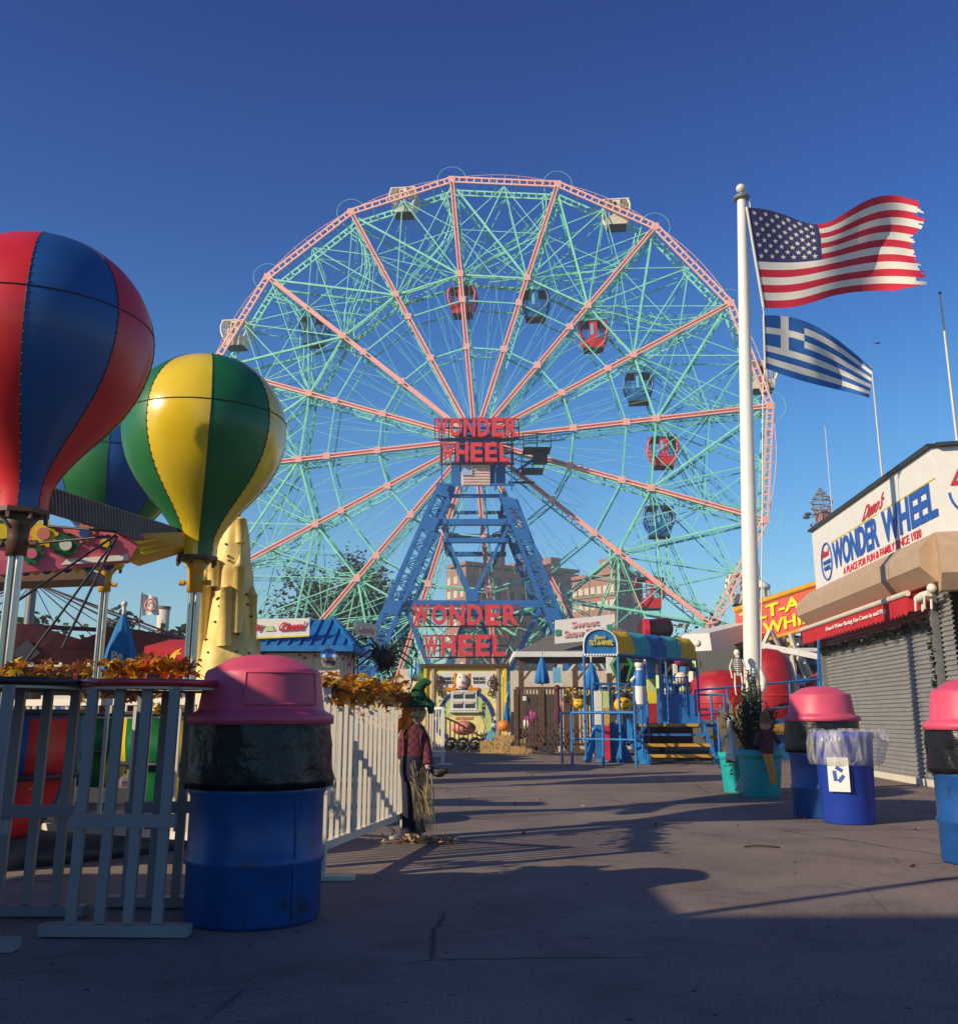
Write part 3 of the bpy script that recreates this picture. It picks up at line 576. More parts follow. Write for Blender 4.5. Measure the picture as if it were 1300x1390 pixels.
# ------------------------------------------------------------------ trash drums
def drum(px, base_y, label, wpx=None, yaw=0, rad=.33, cen=None, bag=True, m='drum', h=1.0, door=True, tear=False):
    c = cen; th = thing('trash_drum', label, 'trash can', c, 'pink lidded trash drums'); r = rad
    b = MB(); pr = [(.001, 0), (r * .97, 0), (r, .02)]
    for z in (.30, .64): pr += [(r, z * h - .03), (r + .012, z * h - .012), (r + .012, z * h + .012), (r, z * h + .03)]
    pr += [(r, h - .02), (r + .01, h), (r - .02, h), (r - .03, h * .9), (.001, h * .9)]
    b.lathe(pr, c, 64, wob=lambda a, z: 1 + .006 * sin(3 * a + z * 4) + .004 * sin(7 * a - z * 11)); a_s = R(-75) + yaw; b.bar(V(c) + V((cos(a_s) * (r + .004), sin(a_s) * (r + .004), .03)), V(c) + V((cos(a_s) * (r + .004), sin(a_s) * (r + .004), h - .05)), .008, .006); b.build('drum', M[m], th)
    g_ = MB(); ph = random.uniform(0, 6)
    wob = lambda a, z: 1 + .025 * sin(5 * a + ph + z * 6) + .015 * sin(13 * a + z * 17) + .01 * sin(29 * a + 5 * z)
    zb = h * .66
    g_.lathe([(r + .003, zb + .01), (r + .03, zb - .01), (r + .038, zb + .03), (r + .025, zb + .1), (r + .03, zb + .2), (r + .02, h - .06), (r + .018, h + .02)], c, 72, wob=wob)
    g_.build('black_bag', M['bag'], th)
    l = MB(); R1 = r + .03; R0 = r * .93
    l.lathe([(R1, h - .03), (R1 + .01, h - .03), (R1 + .01, h + .015), (R1 - .02, h + .03), (R0 + .015, h + .04), (R0 + .01, h + .055), (R0 - .015, h + .235), (R0 - .025, h + .25), (R0 - .05, h + .26), (R0 * .55, h + .315), (R0 * .3, h + .33), (.001, h + .335)], c, 64)
    ld = l.build('lid', M['bpink'], th)
    if door:
        d = MB(); a0, a1 = R(-90) + yaw - .62, R(-90) + yaw + .62; rr = R0 + .014; n = 14
        vs = [V(c) + V(((rr - .012 * (j == 1)) * cos(a0 + (a1 - a0) * i / n), (rr - .012 * (j == 1)) * sin(a0 + (a1 - a0) * i / n), z)) for j, z in enumerate((h + .07, h + .23)) for i in range(n + 1)]
        d.add(vs, [(i, i + 1, i + n + 2, i + n + 1) for i in range(n)], smooth=True)
        d.tube([vs[i] for i in range(n + 1)], .006, 5); d.tube([vs[n + 1 + i] for i in range(n + 1)], .006, 5); d.tube([vs[0], vs[n + 1]], .006, 5); d.tube([vs[n], vs[2 * n + 1]], .006, 5)
        d.build('flap_door', M['bpink'], ld)
    return th
c1 = at(345, 1180, 5.5); drum(0, 0, 'pink lidded blue trash drum in the shaded left foreground', cen=V((c1.x, 5.5, 0)), rad=.345, yaw=.55, h=1.0)
c2 = at(1121, 1060, 10.95); drum(0, 0, 'pink lidded trash drum behind the small royal blue bin', cen=V((c2.x, 10.95, 0)), rad=.355, yaw=-.5, h=1.0, door=False)
c3 = at(1331, 1150, 7.6); drum(0, 0, 'pink lidded trash drum cut by the right picture edge', cen=V((c3.x, 7.5, 0)), rad=.31, yaw=-.6, h=.95, door=False)
# royal blue bin with clear bag
cb = V((at(1151, 1100, 10.3).x, 10.3, 0)); th = thing('recycling_bin', 'royal blue recycling bin draped in a clear plastic bag, before the pink lidded drum', 'recycling bin', cb)
b = MB(); b.lathe([(.001, 0), (.235, 0), (.245, .015), (.28, .80), (.30, .81), (.30, .86), (.275, .87), (.26, .83), (.24, .1), (.001, .1)], cb, 48); b.build('bin_body', M['drum2'], th)
b = MB(); b.lathe([(.27, .80), (.29, .90), (.325, .87), (.335, .76), (.345, .62), (.33, .56), (.30, .55)], cb, 72, wob=lambda a, z: 1 + .03 * sin(7 * a + 9 * z) + .02 * sin(17 * a - 12 * z) + (.55 * max(0, cos(a + .1)) ** 10 * max(0, (z - .5)) * 2.2))
b.build('clear_bag', M['clear'], th)
b = MB(); a = R(-122); ex = V((-sin(a), cos(a), 0)); cc = cb + V((cos(a) * .292, sin(a) * .292, .47)); b.poly([cc - ex * .1 - V((0, 0, .16)), cc + ex * .1 - V((0, 0, .16)), cc + ex * .1 + V((0, 0, .16)), cc - ex * .1 + V((0, 0, .16))], 0, .005, (cos(a), sin(a), 0))
for i in range(3):
    t = 2 * PI * i / 3 + .5; q = cc + V((cos(a), sin(a), 0)) * .007 + (ex * cos(t) + V((0, 0, 1)) * sin(t) * 1.5) * .045; q2 = cc + V((cos(a), sin(a), 0)) * .007 + (ex * cos(t + 1.5) + V((0, 0, 1)) * sin(t + 1.5) * 1.5) * .05
    b.bar(q, q2, .035, .004, 1, up=(cos(a), sin(a), 0))
b.build('recycling_sticker', [M['signw'], M['sblue']], th)
# ------------------------------------------------------------------ teal planters, shrub, flagpole
def planter(px, base, Y, r, h, label):
    c = V((at(px, base, Y).x, Y, 0)); th = thing('planter', label, 'planter', c, 'teal planters around the flagpole')
    pr = [(.001, 0), (r * .78, 0)]; n = 15
    for i in range(n): z0 = h * .8 * i / n; pr += [(r * (.78 + .16 * i / n) + .004, z0 + .01), (r * (.78 + .16 * i / n), z0 + h * .8 / n - .003)]
    pr += [(r * .95, h * .82), (r * 1.02, h * .84), (r * 1.03, h), (r * .97, h), (r * .93, h * .9), (.001, h * .9)]
    b = MB(); b.lathe(pr, c, 40); b.build('pot', M['planter'], th)
    s = MB(); s.lathe([(r * .93, h * .91), (r * .5, h * .94), (.001, h * .95)], c, 24); s.build('soil', M['brown'], th)
    return c
pc = planter(1034, 1083, 13.7, .30, .60, 'ribbed teal planter with the dark shrub at the foot of the flagpole')
pc2 = planter(1003, 1077, 14.5, .26, .54, 'teal planter half hidden behind the front one, with dry cornstalks')
b = MB(); q = [at(x, y, 14.12) for x, y in ((996, 1073), (1012, 1078), (1006, 1050))]; b.poly(q, 0, .02, (0, -1, 0)); tag(b.build('paper_wedge', M['white']), 'white paper wedge stuck between the two teal planters', 'paper')
def shrub(c, h, r, n, label, m='shrub', z0=.55):
    th = thing('shrub', label, 'shrub', (c.x, c.y, z0)); b = MB(); f = MB()
    for i in range(n):
        a = random.uniform(0, 6.28); t = random.random() ** .8; top = V((c.x + r * cos(a) * t, c.y + r * sin(a) * t, z0 + h * (1 - .55 * t) * random.uniform(.75, 1.0)))
        base = V((c.x + r * .3 * cos(a), c.y + r * .3 * sin(a), z0)); b.tube([base, base.lerp(top, .5) + V((0, 0, .03)), top], [.008, .006, .003], 4)
        for j in range(26):
            u = random.uniform(.15, 1); p = base.lerp(top, u); d = V((random.gauss(0, 1), random.gauss(0, 1), random.uniform(.3, 1.5))).normalized(); s = d.cross(V((random.gauss(0, 1), random.gauss(0, 1), 0)) + V((.01, 0, 0))).normalized()
            L_ = random.uniform(.035, .07); f.add([p - s * .009, p + s * .009, p + d * L_ + s * .004, p + d * L_ - s * .004], [(0, 1, 2, 3)])
    b.build('stems', M['brown'], th); f.build('foliage', M[m], th); return th
shrub(pc + V((-.05, 0, 0)), 1.15, .34, 80, 'dark evergreen shrub growing in the ribbed teal planter')
# dry husks, small scarecrow doll on the pot
b = MB()
for i in range(40):
    a = random.uniform(0, 6.28); p = pc2 + V((-.08 + .12 * cos(a), .12 * sin(a) - .1, .45)); q = p + V((random.uniform(-.18, .1), random.uniform(-.15, .1), random.uniform(.35, .75))); k = q + V((random.uniform(-.15, .1), random.uniform(-.1, .1), random.uniform(-.15, .12)))
    s = V((.018, .006, 0)); b.add([p - s, p + s, q - s, q + s, k - s * .2, k + s * .2], [(0, 1, 3, 2), (2, 3, 5, 4)])
tag(b.build('dry_cornstalks', M['corn']), 'bundle of dry cornstalks standing in the rear teal planter', 'cornstalks')
garland([at(992, 1030 + i * 9, 14.0) for i in range(3)], 7, .05, .09, 'dry brown leaves spilling over the rear teal planter', [M['corn'], M['straw'], M['leafb']])
sc0 = at(1041, 1025, 13.3); th = thing('garden_scarecrow', 'small scarecrow doll in a brown hat leaning on the front teal planter', 'doll', sc0)
b = MB(); b.sph(sc0 + V((0, 0, .38)), .075, 12); b.build('head', M['skin'], th); b = MB(); b.lathe([(.001, .56), (.05, .54), (.07, .44), (.15, .42), (.15, .41), (.001, .41)], sc0, 20); b.build('hat', M['leafb'], th)
b = MB(); b.tube([sc0 + V((0, 0, .32)), sc0 + V((0, 0, .2)), sc0 + V((0, 0, .02))], [.05, .09, .08], 10); b.tube([sc0 + V((-.08, 0, .28)), sc0 + V((-.16, -.02, .12))], [.035, .03], 8); b.tube([sc0 + V((.08, 0, .28)), sc0 + V((.17, -.02, .14))], [.035, .03], 8); b.build('shirt', M['plaid'], th)
b = MB(); b.tube([sc0 + V((0, 0, .02)), sc0 + V((.02, -.08, -.2)), sc0 + V((.03, -.09, -.36))], [.06, .05, .035], 8); b.build('trousers', M['orange'], th)
b = MB(); leaf_bunch(b, sc0 + V((0, 0, .33)), 30, .05, .05); b.build('straw_hair', [M['straw'], M['corn'], M['leafo']], th)
# flagpole
fb_ = V((at(1020, 1000, 14.2).x, 14.2, 0)); ft = at(1006, 270, 14.2); top = V((ft.x, 14.2, ft.z)); fpole = thing('flagpole', 'tall white flagpole with a round finial rising from the teal planters', 'flagpole', fb_)
b = MB(); b.tube([fb_, fb_.lerp(top, .3), fb_.lerp(top, .7), top], [.125, .118, .092, .068], 28); b.build('shaft', M['pole'], fpole)
b = MB(); b.sph(top + V((0, 0, .18)), .075, 20); b.tube([top, top + V((0, 0, .12))], .018, 8); b.build('finial', M['fence'], fpole)
b = MB(); b.lathe([(.001, -.02), (.1, -.02), (.125, .0), (.125, .03), (.09, .06), (.001, .06)], top, 24); b.build('truck_cap', M['grey'], fpole)
b = MB()
b.tube([top + V((.11, -.03, 0)), at(1036, 425, 14.1), at(1042, 470, 14.1), at(1035, 520, 14.1), at(1034, 700, 14.05), at(1032, 930, 14.0)], .009, 5); b.tube([top + V((.11, 0, 0)), at(1022, 700, 14.15)], .006, 5); b.build('halyard', M['pole'], fpole)
# flags ----------------------------------------------------------------
def flag_grid(nu, nv, TL, TR, BL, BR, f, Y0, amp):
    g_ = []
    for j in range(nv + 1):
        row = []
        for i in range(nu + 1):
            u, v = i / nu, j / nv
            px = (TL[0] * (1 - u) + TR[0] * u) * (1 - v) + (BL[0] * (1 - u) + BR[0] * u) * v; py = (TL[1] * (1 - u) + TR[1] * u) * (1 - v) + (BL[1] * (1 - u) + BR[1] * u) * v
            dx, dy = f(u, v); y = Y0 + amp * u * sin(u * 9 + v * 2.2) + .06 * sin(u * 17 - v * 5) * u + .5 * u
            row.append(at(px + dx, py + dy, y))
        g_.append(row)
    return g_
def flag(name, label, cat, G, nu, nv, fmat, mats, grp=None):
    th = thing(name, label, cat, G[0][0]); b = MB(); vs = [p for r in G for p in r]
    fs = []; W_ = nu + 1
    for j in range(nv):
        for i in range(nu):
            mm = fmat(i, j)
            if mm is None: continue
            b.f.append([j * W_ + i, (j + 1) * W_ + i, (j + 1) * W_ + i + 1, j * W_ + i + 1]); b.m.append(mm); b.sm.append(True)
    b.v = [V(p) for p in vs]; b.build('cloth', mats, th); return th
def usf(u, v):
    dy = 0
    fold = max(0, 1 - v * 3.2)
    dy += 22 * math.exp(-((u - .42) / .2) ** 2) * (1 - v) ** 2 - 6 * math.exp(-((u - .42) / .2) ** 2) * v     # top edge sags in the middle
    dy += -20 * math.exp(-((u - .85) / .25) ** 2) * (1 - v)
    dy += 5 * sin(u * 7) * (.3 + .7 * v) - 10 * u * v * 0
    dx = 8 * sin(v * 9) * u * u
    return dx, dy
NU, NV = 78, 52
US = flag_grid(NU, NV, (1014, 281), (1245, 286), (1037, 418), (1250, 393), usf, 14.1, .28)
edge = [NU - random.choice([0, 0, 0, 1, 1, 2, 2]) - (3 if 6 < j < 10 else 0) - (2 if 20 < j < 22 else 0) - (3 if 43 < j < 46 else 0) - max(0, (j - 47)) * 3 for j in range(NV)]
def usm(i, j):
    if i >= edge[j]: return None
    s = j * 13 // NV
    if i < NU * .4 and s < 7: return 2
    return 0 if s % 2 == 0 else 1
uf = flag('american_flag', 'tattered American flag with stars and stripes streaming from the top of the flagpole', 'flag', US, NU, NV, usm, [M['fred'], M['fwhite'], M['fnavy']])
def gpt(G, u, v, nu, nv):
    x, y = u * nu, v * nv; i, j = min(nu - 1, int(x)), min(nv - 1, int(y)); fx_, fy_ = x - i, y - j
    return G[j][i].lerp(G[j][i + 1], fx_).lerp(G[j + 1][i].lerp(G[j + 1][i + 1], fx_), fy_)
sb = MB()
for r_ in range(9):
    for c_ in range(6 if r_ % 2 == 0 else 5):
        u = (.4 / 12) * (1 + 2 * c_ + (r_ % 2)); v = (7 / 13) * (r_ + 1) / 10
        p = gpt(US, u, v, NU, NV); ex = (gpt(US, u + .01, v, NU, NV) - p).normalized(); ey = (p - gpt(US, u, v + .01, NU, NV)).normalized()
        for sg in (-1,): star(p + ex.cross(ey) * .006, .048, ex, ey, sb)
sb.build('stars', M['fwhite'], uf)
b = MB(); b.tube([US[j][0] - V((.012, 0, 0)) for j in range(0, NV + 1, 4)], .022, 6); b.build('hoist_band', M['fwhite'], uf)
def grf(u, v): return -3 * u * v, -26 * sin(PI * u) * (1 - v) * .9 + 8 * sin(PI * u) * (1 - v) * (u) + 10 * sin(PI * u) * v * .5 * (1 - u)
GU, GV = 54, 36
GR_ = flag_grid(GU, GV, (1037, 428), (1184, 500), (1039, 500), (1182, 540), grf, 14.05, .12)
def grm(i, j):
    s = j * 9 // GV; cu = 20
    if i < cu and s < 5:
        if s == 2 or 8 <= i < 12: return 1
        return 0
    return 0 if s % 2 == 0 else 1
gf = flag('greek_flag', 'blue and white striped Greek flag with a white cross, below the American flag', 'flag', GR_, GU, GV, grm, [M['fblue'], M['fwhite']])
b = MB(); b.tube([GR_[j][0] - V((.012, 0, 0)) for j in range(0, GV + 1, 4)], .016, 6); b.build('hoist_band', M['fwhite'], gf)
# ------------------------------------------------------------------ skeletons
def skeleton(c, h, label, lean=0, cat='skeleton'):
    th = thing('skeleton_decoration', label, cat, c, 'hanging bone decorations'); s = h / 1.0; P = lambda x, y, z: V(c) + V((x + lean * z, y, z)) * s
    b = MB(); b.sph(P(0, 0, .93), .07 * s, 12, sz=1.15); b.box(P(0, -.02, .85), (.07 * s, .07 * s, .05 * s)); b.build('skull', M['bone'], th)
    b = MB(); b.tube([P(0, 0, .85), P(0, .01, .7), P(0, 0, .48)], .018 * s, 6)
    for i in range(6):
        z = .78 - i * .045; w = .095 - abs(i - 2) * .012; b.tube([P(-w * cos(t), -w * .7 * sin(t), z - .02 * sin(t)) for t in [PI * k / 8 for k in range(9)]], .009 * s, 5)
    b.tube([P(-.08, 0, .47), P(0, .02, .44), P(.08, 0, .47)], .028 * s, 6)
    b.build('rib_cage', M['bone'], th)
    for sx in (-1, 1):
        a = MB(); a.tube([P(sx * .11, 0, .79), P(sx * .17, .02, .62), P(sx * .15, -.03, .45), P(sx * .14, -.03, .38)], [.016 * s, .02 * s, .014 * s, .02 * s], 6); a.build('arm', M['bone'], th)
        l = MB(); l.tube([P(sx * .07, 0, .45), P(sx * .085, -.02, .25), P(sx * .07, .02, .05), P(sx * .075, -.06, .01)], [.02 * s, .024 * s, .016 * s, .018 * s], 6); l.build('leg', M['bone'], th)
skeleton(at(1003, 944, 13.95), .62, 'white plastic skeleton hanging on the left side of the flagpole', .0)
gq = at(994, 1022, 14.05); b = MB(); b.lathe([(.10, -.1), (.075, .12), (.06, .26), (.035, .33), (.05, .38), (.052, .44), (.03, .49), (.001, .50)], gq, 16, wob=lambda a, z: 1 + .15 * sin(5 * a + z * 20)); b.tube([gq + V((0, 0, .28)), gq + V((-.12, -.03, .2)), gq + V((-.16, -.05, .05))], [.03, .025, .012], 6); tag(b.build('ghost_doll', M['bone']), 'small pale ghost doll standing over the rear teal planter', 'doll')
b = MB(); s0 = at(1032, 910, 14.0); b.tube([s0, s0 + V((.03, 0, -.12)), s0 + V((.02, 0, -.24)), s0 + V((0, 0, -.3))], [.02, .045, .04, .01], 8); tag(b.build('bone_hand', M['bone']), 'pale bone hand hanging on the right side of the flagpole', 'decoration')
# ------------------------------------------------------------------ scarecrow person at the fence end
F0 = V((-.50, 8.75, 0))
sp = thing('scarecrow', 'life size scarecrow in a plaid shirt and floppy green hat tied to the fence end', 'scarecrow', F0); P = lambda x, y, z: F0 + V((x, y, z))
skin_mesh('body', [P(-.08, 0, .86), P(-.07, 0, 1.0), P(-.07, 0, 1.12), P(-.06, 0, 1.2), P(-.05, -.01, 1.26), P(-.04, -.02, 1.34), P(.03, -.06, 1.12), P(.07, -.10, .96), P(.09, -.14, .82), P(.11, -.17, .76), P(-.17, .02, 1.12), P(-.20, 0, .95), P(-.2, -.02, .8), P(-.03, -.03, .6), P(-.02, -.02, .32), P(0, -.03, .08), P(.04, -.1, .05), P(-.12, .02, .6), P(-.11, .02, .32), P(-.12, .03, .08), P(-.1, -.05, .05)],
  [(0, 1), (1, 2), (2, 3), (3, 4), (4, 5), (3, 6), (6, 7), (7, 8), (8, 9), (3, 10), (10, 11), (11, 12), (0, 13), (13, 14), (14, 15), (15, 16), (0, 17), (17, 18), (18, 19), (19, 20)],
  [.09, .095, .1, .07, .045, .07, .05, .042, .034, .025, .05, .042, .03, .062, .05, .038, .03, .062, .05, .038, .03], M['skin'], sp)
b = MB(); b.sph(P(-.035, -.03, 1.37), .098, 20, sz=1.2); b.sph(P(.01, -.125, 1.36), .018, 8); b.build('head', M['skin'], sp)
b = MB(); b.sph(P(.02, -.115, 1.395), .012, 8); b.sph(P(-.05, -.125, 1.395), .012, 8); b.tube([P(-.04, -.125, 1.315), P(-.01, -.128, 1.305), P(.02, -.118, 1.318)], .005, 5); b.build('face', M['black'], sp)
b = MB(); b.lathe([(.155, .86), (.15, .95), (.145, 1.05), (.15, 1.14), (.115, 1.22), (.06, 1.26)], P(-.07, -.01, 0), 24, sy=.75, wob=lambda a, z: 1 + .04 * sin(6 * a + z * 14))
b.tube([P(-.02, -.03, 1.18), P(.05, -.07, 1.08), P(.085, -.11, .95), P(.1, -.15, .82)], [.06, .062, .056, .058], 12); b.tube([P(-.15, 0, 1.18), P(-.2, 0, 1.05), P(-.215, -.01, .88)], [.06, .058, .056], 12); b.build('plaid_shirt', M['plaid'], sp)
b = MB(); b.lathe([(.15, .9), (.155, .8), (.15, .72), (.13, .64)], P(-.07, -.01, 0), 20, sy=.8); b.tube([P(-.02, -.02, .72), P(-.01, -.03, .4), P(.01, -.03, .1)], [.088, .072, .068], 12); b.tube([P(-.12, .01, .72), P(-.12, .02, .4), P(-.12, .02, .1)], [.088, .072, .068], 12)
b.build('dark_trousers', M['jean'], sp)
b = MB(); b.lathe([(.17, 1.435), (.19, 1.425), (.17, 1.445), (.105, 1.46), (.1, 1.52), (.09, 1.58), (.06, 1.63)], P(-.035, -.02, 0), 24, wob=lambda a, z: 1 + .06 * sin(3 * a + 1)); b.tube([P(-.04, -.02, 1.58), P(0, -.03, 1.66), P(.06, -.04, 1.71), P(.11, -.05, 1.69)], [.08, .062, .045, .025], 12)
b.tube([P(.05, -.06, 1.50), P(.12, -.08, 1.44), P(.12, -.09, 1.36)], [.06, .05, .03], 10); b.build('green_hat', M['hatg'], sp)
b = MB()
for i in range(80):
    a = random.uniform(1.6, 4.4); p = P(-.04 + .09 * cos(a), -.03 + .09 * sin(a), 1.42 - random.random() * .1); q = p + V((.09 * cos(a) - .05, .06 * sin(a), random.uniform(-.25, -.08))); s = V((.007, .004, 0)); b.add([p - s, p + s, q + s, q - s], [(0, 1, 2, 3)])
b.build('straw_hair', M['leafo'], sp)
b = MB()
for i in range(46):
    p = P(random.uniform(-.1, .1), -.12 + random.uniform(-.03, .03), .72 + random.uniform(-.15, .15)); q = P(random.uniform(-.02, .2), -.14 + random.uniform(-.08, .08), random.uniform(.02, .3)); s = V((.005, .002, 0)); m_ = p.lerp(q, .5) + V((random.uniform(-.03, .05), -.03, 0)); b.add([p - s, p + s, m_ + s, m_ - s, q + s * .3, q - s * .3], [(0, 1, 2, 3), (3, 2, 4, 5)])
b.tube([P(.12, -.17, .78), P(.17, -.19, .5), P(.15, -.18, .3)], .006, 5); b.tube([P(.1, -.17, .78), P(.08, -.18, .45), P(.13, -.18, .3)], .006, 5); b.build('corn_husks', M['corn'], sp)
b = MB(); b.tube([P(.1, -.16, .78), P(.2, -.2, .74), P(.32, -.22, .76)], [.03, .05, .03], 10); b.sph(P(.22, -.2, .72), .07, 10, sz=.5); b.build('black_glove', M['black'], sp)
b = MB()
for i in range(110): leaf_bunch(b, P(random.gauss(.03, .16), -.06 + random.gauss(0, .1), .015 + abs(random.gauss(0, .015))), 1, .01, .06)
sp.scale = (.76, .76, .765)
tw = MB(); q = gr(1030, 1151); tw.tube([q + V((-.12, 0, .01)), q + V((0, .01, .018)), q + V((.16, -.02, .01))], .007, 5); tag(tw.build('twig', M['brown']), 'dark twig lying on the sunlit paving before the bins', 'twig')
ll = MB()
for i in range(46): leaf_bunch(ll, V((random.uniform(-1.0, 4.6), random.uniform(6.2, 15), .012)), 1, .006, random.uniform(.03, .055), flat=.3)
tag(ll.build('scattered_leaves', [M['leafb'], M['corn'], M['brown']]), 'dry leaf scraps scattered over the paving', 'leaf litter', kind='stuff')
tag(b.build('fallen_leaves', [M['corn'], M['leafb'], M['straw']]), 'dry leaf and husk litter around the scarecrow feet', 'leaf litter', kind='stuff')
# ================================================================== SANDCASTLE TOWER
def cyl(mb, c, r0, r1, z0, z1, n=20, tipz=None):
    pr = [(r0, z0), (r1, z1)]
    if tipz: pr += [(r1 * 1.12, z1), (r1 * .5, (z1 + tipz) / 2), (.002, tipz)]
    mb.lathe(pr, (c[0], c[1], 0), n)
KC = V((at(308, 900, 15).x, 15, 0)); zz = lambda py: at(308, py, 15).z; pxm = 15.4 / F
cs = thing('sandcastle_tower', 'tall yellow sandcastle tower with cone tipped turrets and small dark holes', 'tower', KC)
w = MB(); pr = [(62, 1010), (56, 930), (50, 900), (46, 872), (42, 870), (40, 835), (37, 815), (34, 812), (32, 780), (29, 765), (27, 763), (25, 742), (22, 724), (21, 722), (17, 706), (15, 704), (8, 700), (6, 690), (1, 684)]
w.lathe([(r * pxm * .86, zz(y) if y < 1000 else 0) for r, y in pr], KC + V((0, 0, 0)), 40, wob=lambda a, z: 1 + .035 * sin(7 * a + 1) + .02 * sin(4 * a + 5 * z)); w.build('tower_body', M['castle'], cs)
for dx, dy, r, y0, y1, yt in ((20, -.42, 7, 862, 775, 757), (5, -.50, 8, 880, 803, 797), (-34, -.3, 9, 905, 790, 770), (-44, -.1, 8, 915, 850, 835), (36, -.1, 6, 900, 810, 795), (-20, -.35, 7, 800, 765, 762), (-28, -.1, 5, 800, 765, 755), (14, -.2, 6, 740, 708, 704), (40, 0, 8, 920, 870, 868)):
    t = MB(); cyl(t, (KC.x + dx * pxm * .86, KC.y + dy * .86, 0), r * pxm * 1.15, r * pxm, zz(y0) , zz(y1), 16, zz(yt)); t.build('turret', M['castle'], cs)
for i in range(34):
    h = MB()
    y = random.uniform(715, 905); a = R(random.uniform(200, 340)); rr = 0
    for (ra, ya), (rb, yb) in zip(pr, pr[1:]):
        if yb <= y <= ya: rr = ra + (rb - ra) * (ya - y) / max(.1, ya - yb)
    c = V((KC.x + rr * pxm * 1.02 * cos(a), KC.y + rr * pxm * 1.02 * sin(a), zz(y))); h.box(V((KC.x + (c.x - KC.x) * .86, KC.y + (c.y - KC.y) * .86, c.z)), (.022, .04, .028), rz=a + PI / 2); h.build('window_hole', M['brown'], cs)
# ================================================================== PHOTO BOOTH
PB = V((at(420, 960, 18).x, 18.8, 0)); pb = thing('photo_booth', 'pale photo booth with a blue ribbed metal hip roof and painted stars', 'booth', PB)
ze = at(400, 877, 17.6).z; xl = at(255, 877, 17.6).x; xr = at(480, 877, 17.6).x; zt = at(420, 841, 18.9).z; yb0, yb1 = 17.6, 20.6
xa, xb = at(300, 843, 18.9).x, at(453, 843, 18.9).x
E_ = [V((xl, yb0, ze)), V((xr, yb0, ze)), V((xr + .05, yb1, ze)), V((xl, yb1, ze))]; T_ = [V((xa, 18.9, zt)), V((xb, 18.9, zt)), V((xb, 19.5, zt)), V((xa, 19.5, zt))]
r = MB(); r.add(E_ + T_, [(0, 1, 5, 4), (1, 2, 6, 5), (2, 3, 7, 6), (3, 0, 4, 7), (4, 5, 6, 7), (3, 2, 1, 0)]); rf = r.build('roof', M['roofb'], pb)
r = MB()
for i in range(16):
    t = i / 15; x = xl + (xr - xl) * t; a = V((x, yb0, ze + .02)); u = min(1, max(0, min((x - xl) / max(.01, xa - xl), (xr - x) / max(.01, xr - xb)))); b_ = V((x, yb0 + (18.9 - yb0) * u, ze + (zt - ze) * u + .02)); r.bar(a, b_, .03, .03)
for i in range(9):
    y = yb0 + (yb1 - yb0) * i / 8; u = min(1, min((y - yb0) / 1.3, (yb1 - y) / 1.1)); r.bar((xr, y, ze + .02), (xr - (xr - xb) * u, y, ze + (zt - ze) * u + .02), .03, .03)
for k in range(2): r.bar(E_[k] + V((0, 0, .02)), T_[k] + V((0, 0, .03)), .06, .04)
r.build('standing_seams', M['roofb'], rf)
r = MB(); r.bar(E_[0] + V((0, 0, -.04)), E_[1] + V((0, 0, -.04)), .05, .1); r.bar(E_[1] + V((0, 0, -.04)), E_[2] + V((0, 0, -.04)), .05, .1); r.build('fascia_board', M['ride'], pb)
w = MB(); xw0, xw1 = xl + .3, xr - .28; w.box(((xw0 + xw1) / 2, (yb0 + .35 + yb1 - .3) / 2, (ze - .1) / 2), (xw1 - xw0, yb1 - yb0 - .65, ze - .1)); wl_ = w.build('wall', M['cream'], pb)
w = MB()
for i in range(6): x = xw1 - .02 - i * .5; w.bar((x, yb0 + .34, 0), (x, yb0 + .34, ze - .1), .05, .02)
for i in range(5): y = yb0 + .4 + i * .5; w.bar((xw1 + .01, y, 0), (xw1 + .01, y, ze - .1), .02, .05)
w.build('wall_batten', M['fence'], wl_)
s = MB(); exx, eyy = V((1, 0, 0)), V((0, 0, 1))
for px, py in ((346, 886), (352, 892), (358, 888), (400, 896), (407, 889), (414, 893), (421, 886), (428, 890), (402, 902), (395, 904), (412, 884), (405, 900), (434, 884), (462, 888), (466, 894)):
    star(at(px, py, 17.93), .045, exx, eyy, s)
for py in (890, 902, 912, 922): star(at(474, py, 17.93), .045, exx, eyy, s)
s.build('painted_stars', M['purple'], wl_)
s = MB(); s.sph(at(446, 893, 17.35), .16, 20); s.bar(at(446, 884, 17.35), at(446, 876, 17.35), .02)
mb_ = thing('mirror_ball', 'round mirror ball hanging from the corner of the blue booth roof', 'mirror ball', at(446, 893, 17.35)); s2 = MB(); q = at(446, 893, 17.35)
for j in range(1, 9):
    for k in range(16):
        th_ = PI * j / 9; a = 2 * PI * (k + .5 * (j % 2)) / 16; n_ = V((sin(th_) * cos(a), sin(th_) * sin(a), cos(th_))); n2 = (n_ + V((random.gauss(0, .07), random.gauss(0, .07), random.gauss(0, .07)))).normalized(); ex = n2.cross(V((0, 0, 1))).normalized(); ey = n2.cross(ex); c = q + n_ * .155; s_ = .027; s2.add([c - ex * s_ - ey * s_, c + ex * s_ - ey * s_, c + ex * s_ + ey * s_, c - ex * s_ + ey * s_], [(0, 1, 2, 3)])
s2.build('mirror_tiles', M['mirror'], mb_); s3 = MB(); s3.sph(q, .15, 14); s3.tube([q + V((0, 0, .14)), V((q.x, q.y, ze))], .008, 5); s3.build('core', M['black'], mb_)
def signboard(name, label, corners, m, t=.05, cat='sign', dirn=(0, 1, 0)):
    a, b, c, d = [V(x) for x in corners]; th = thing(name, label, cat, (a + b) / 2); k = MB(); k.poly([a, b, c, d], 0, t, dirn); k.build('board', m, th); return th
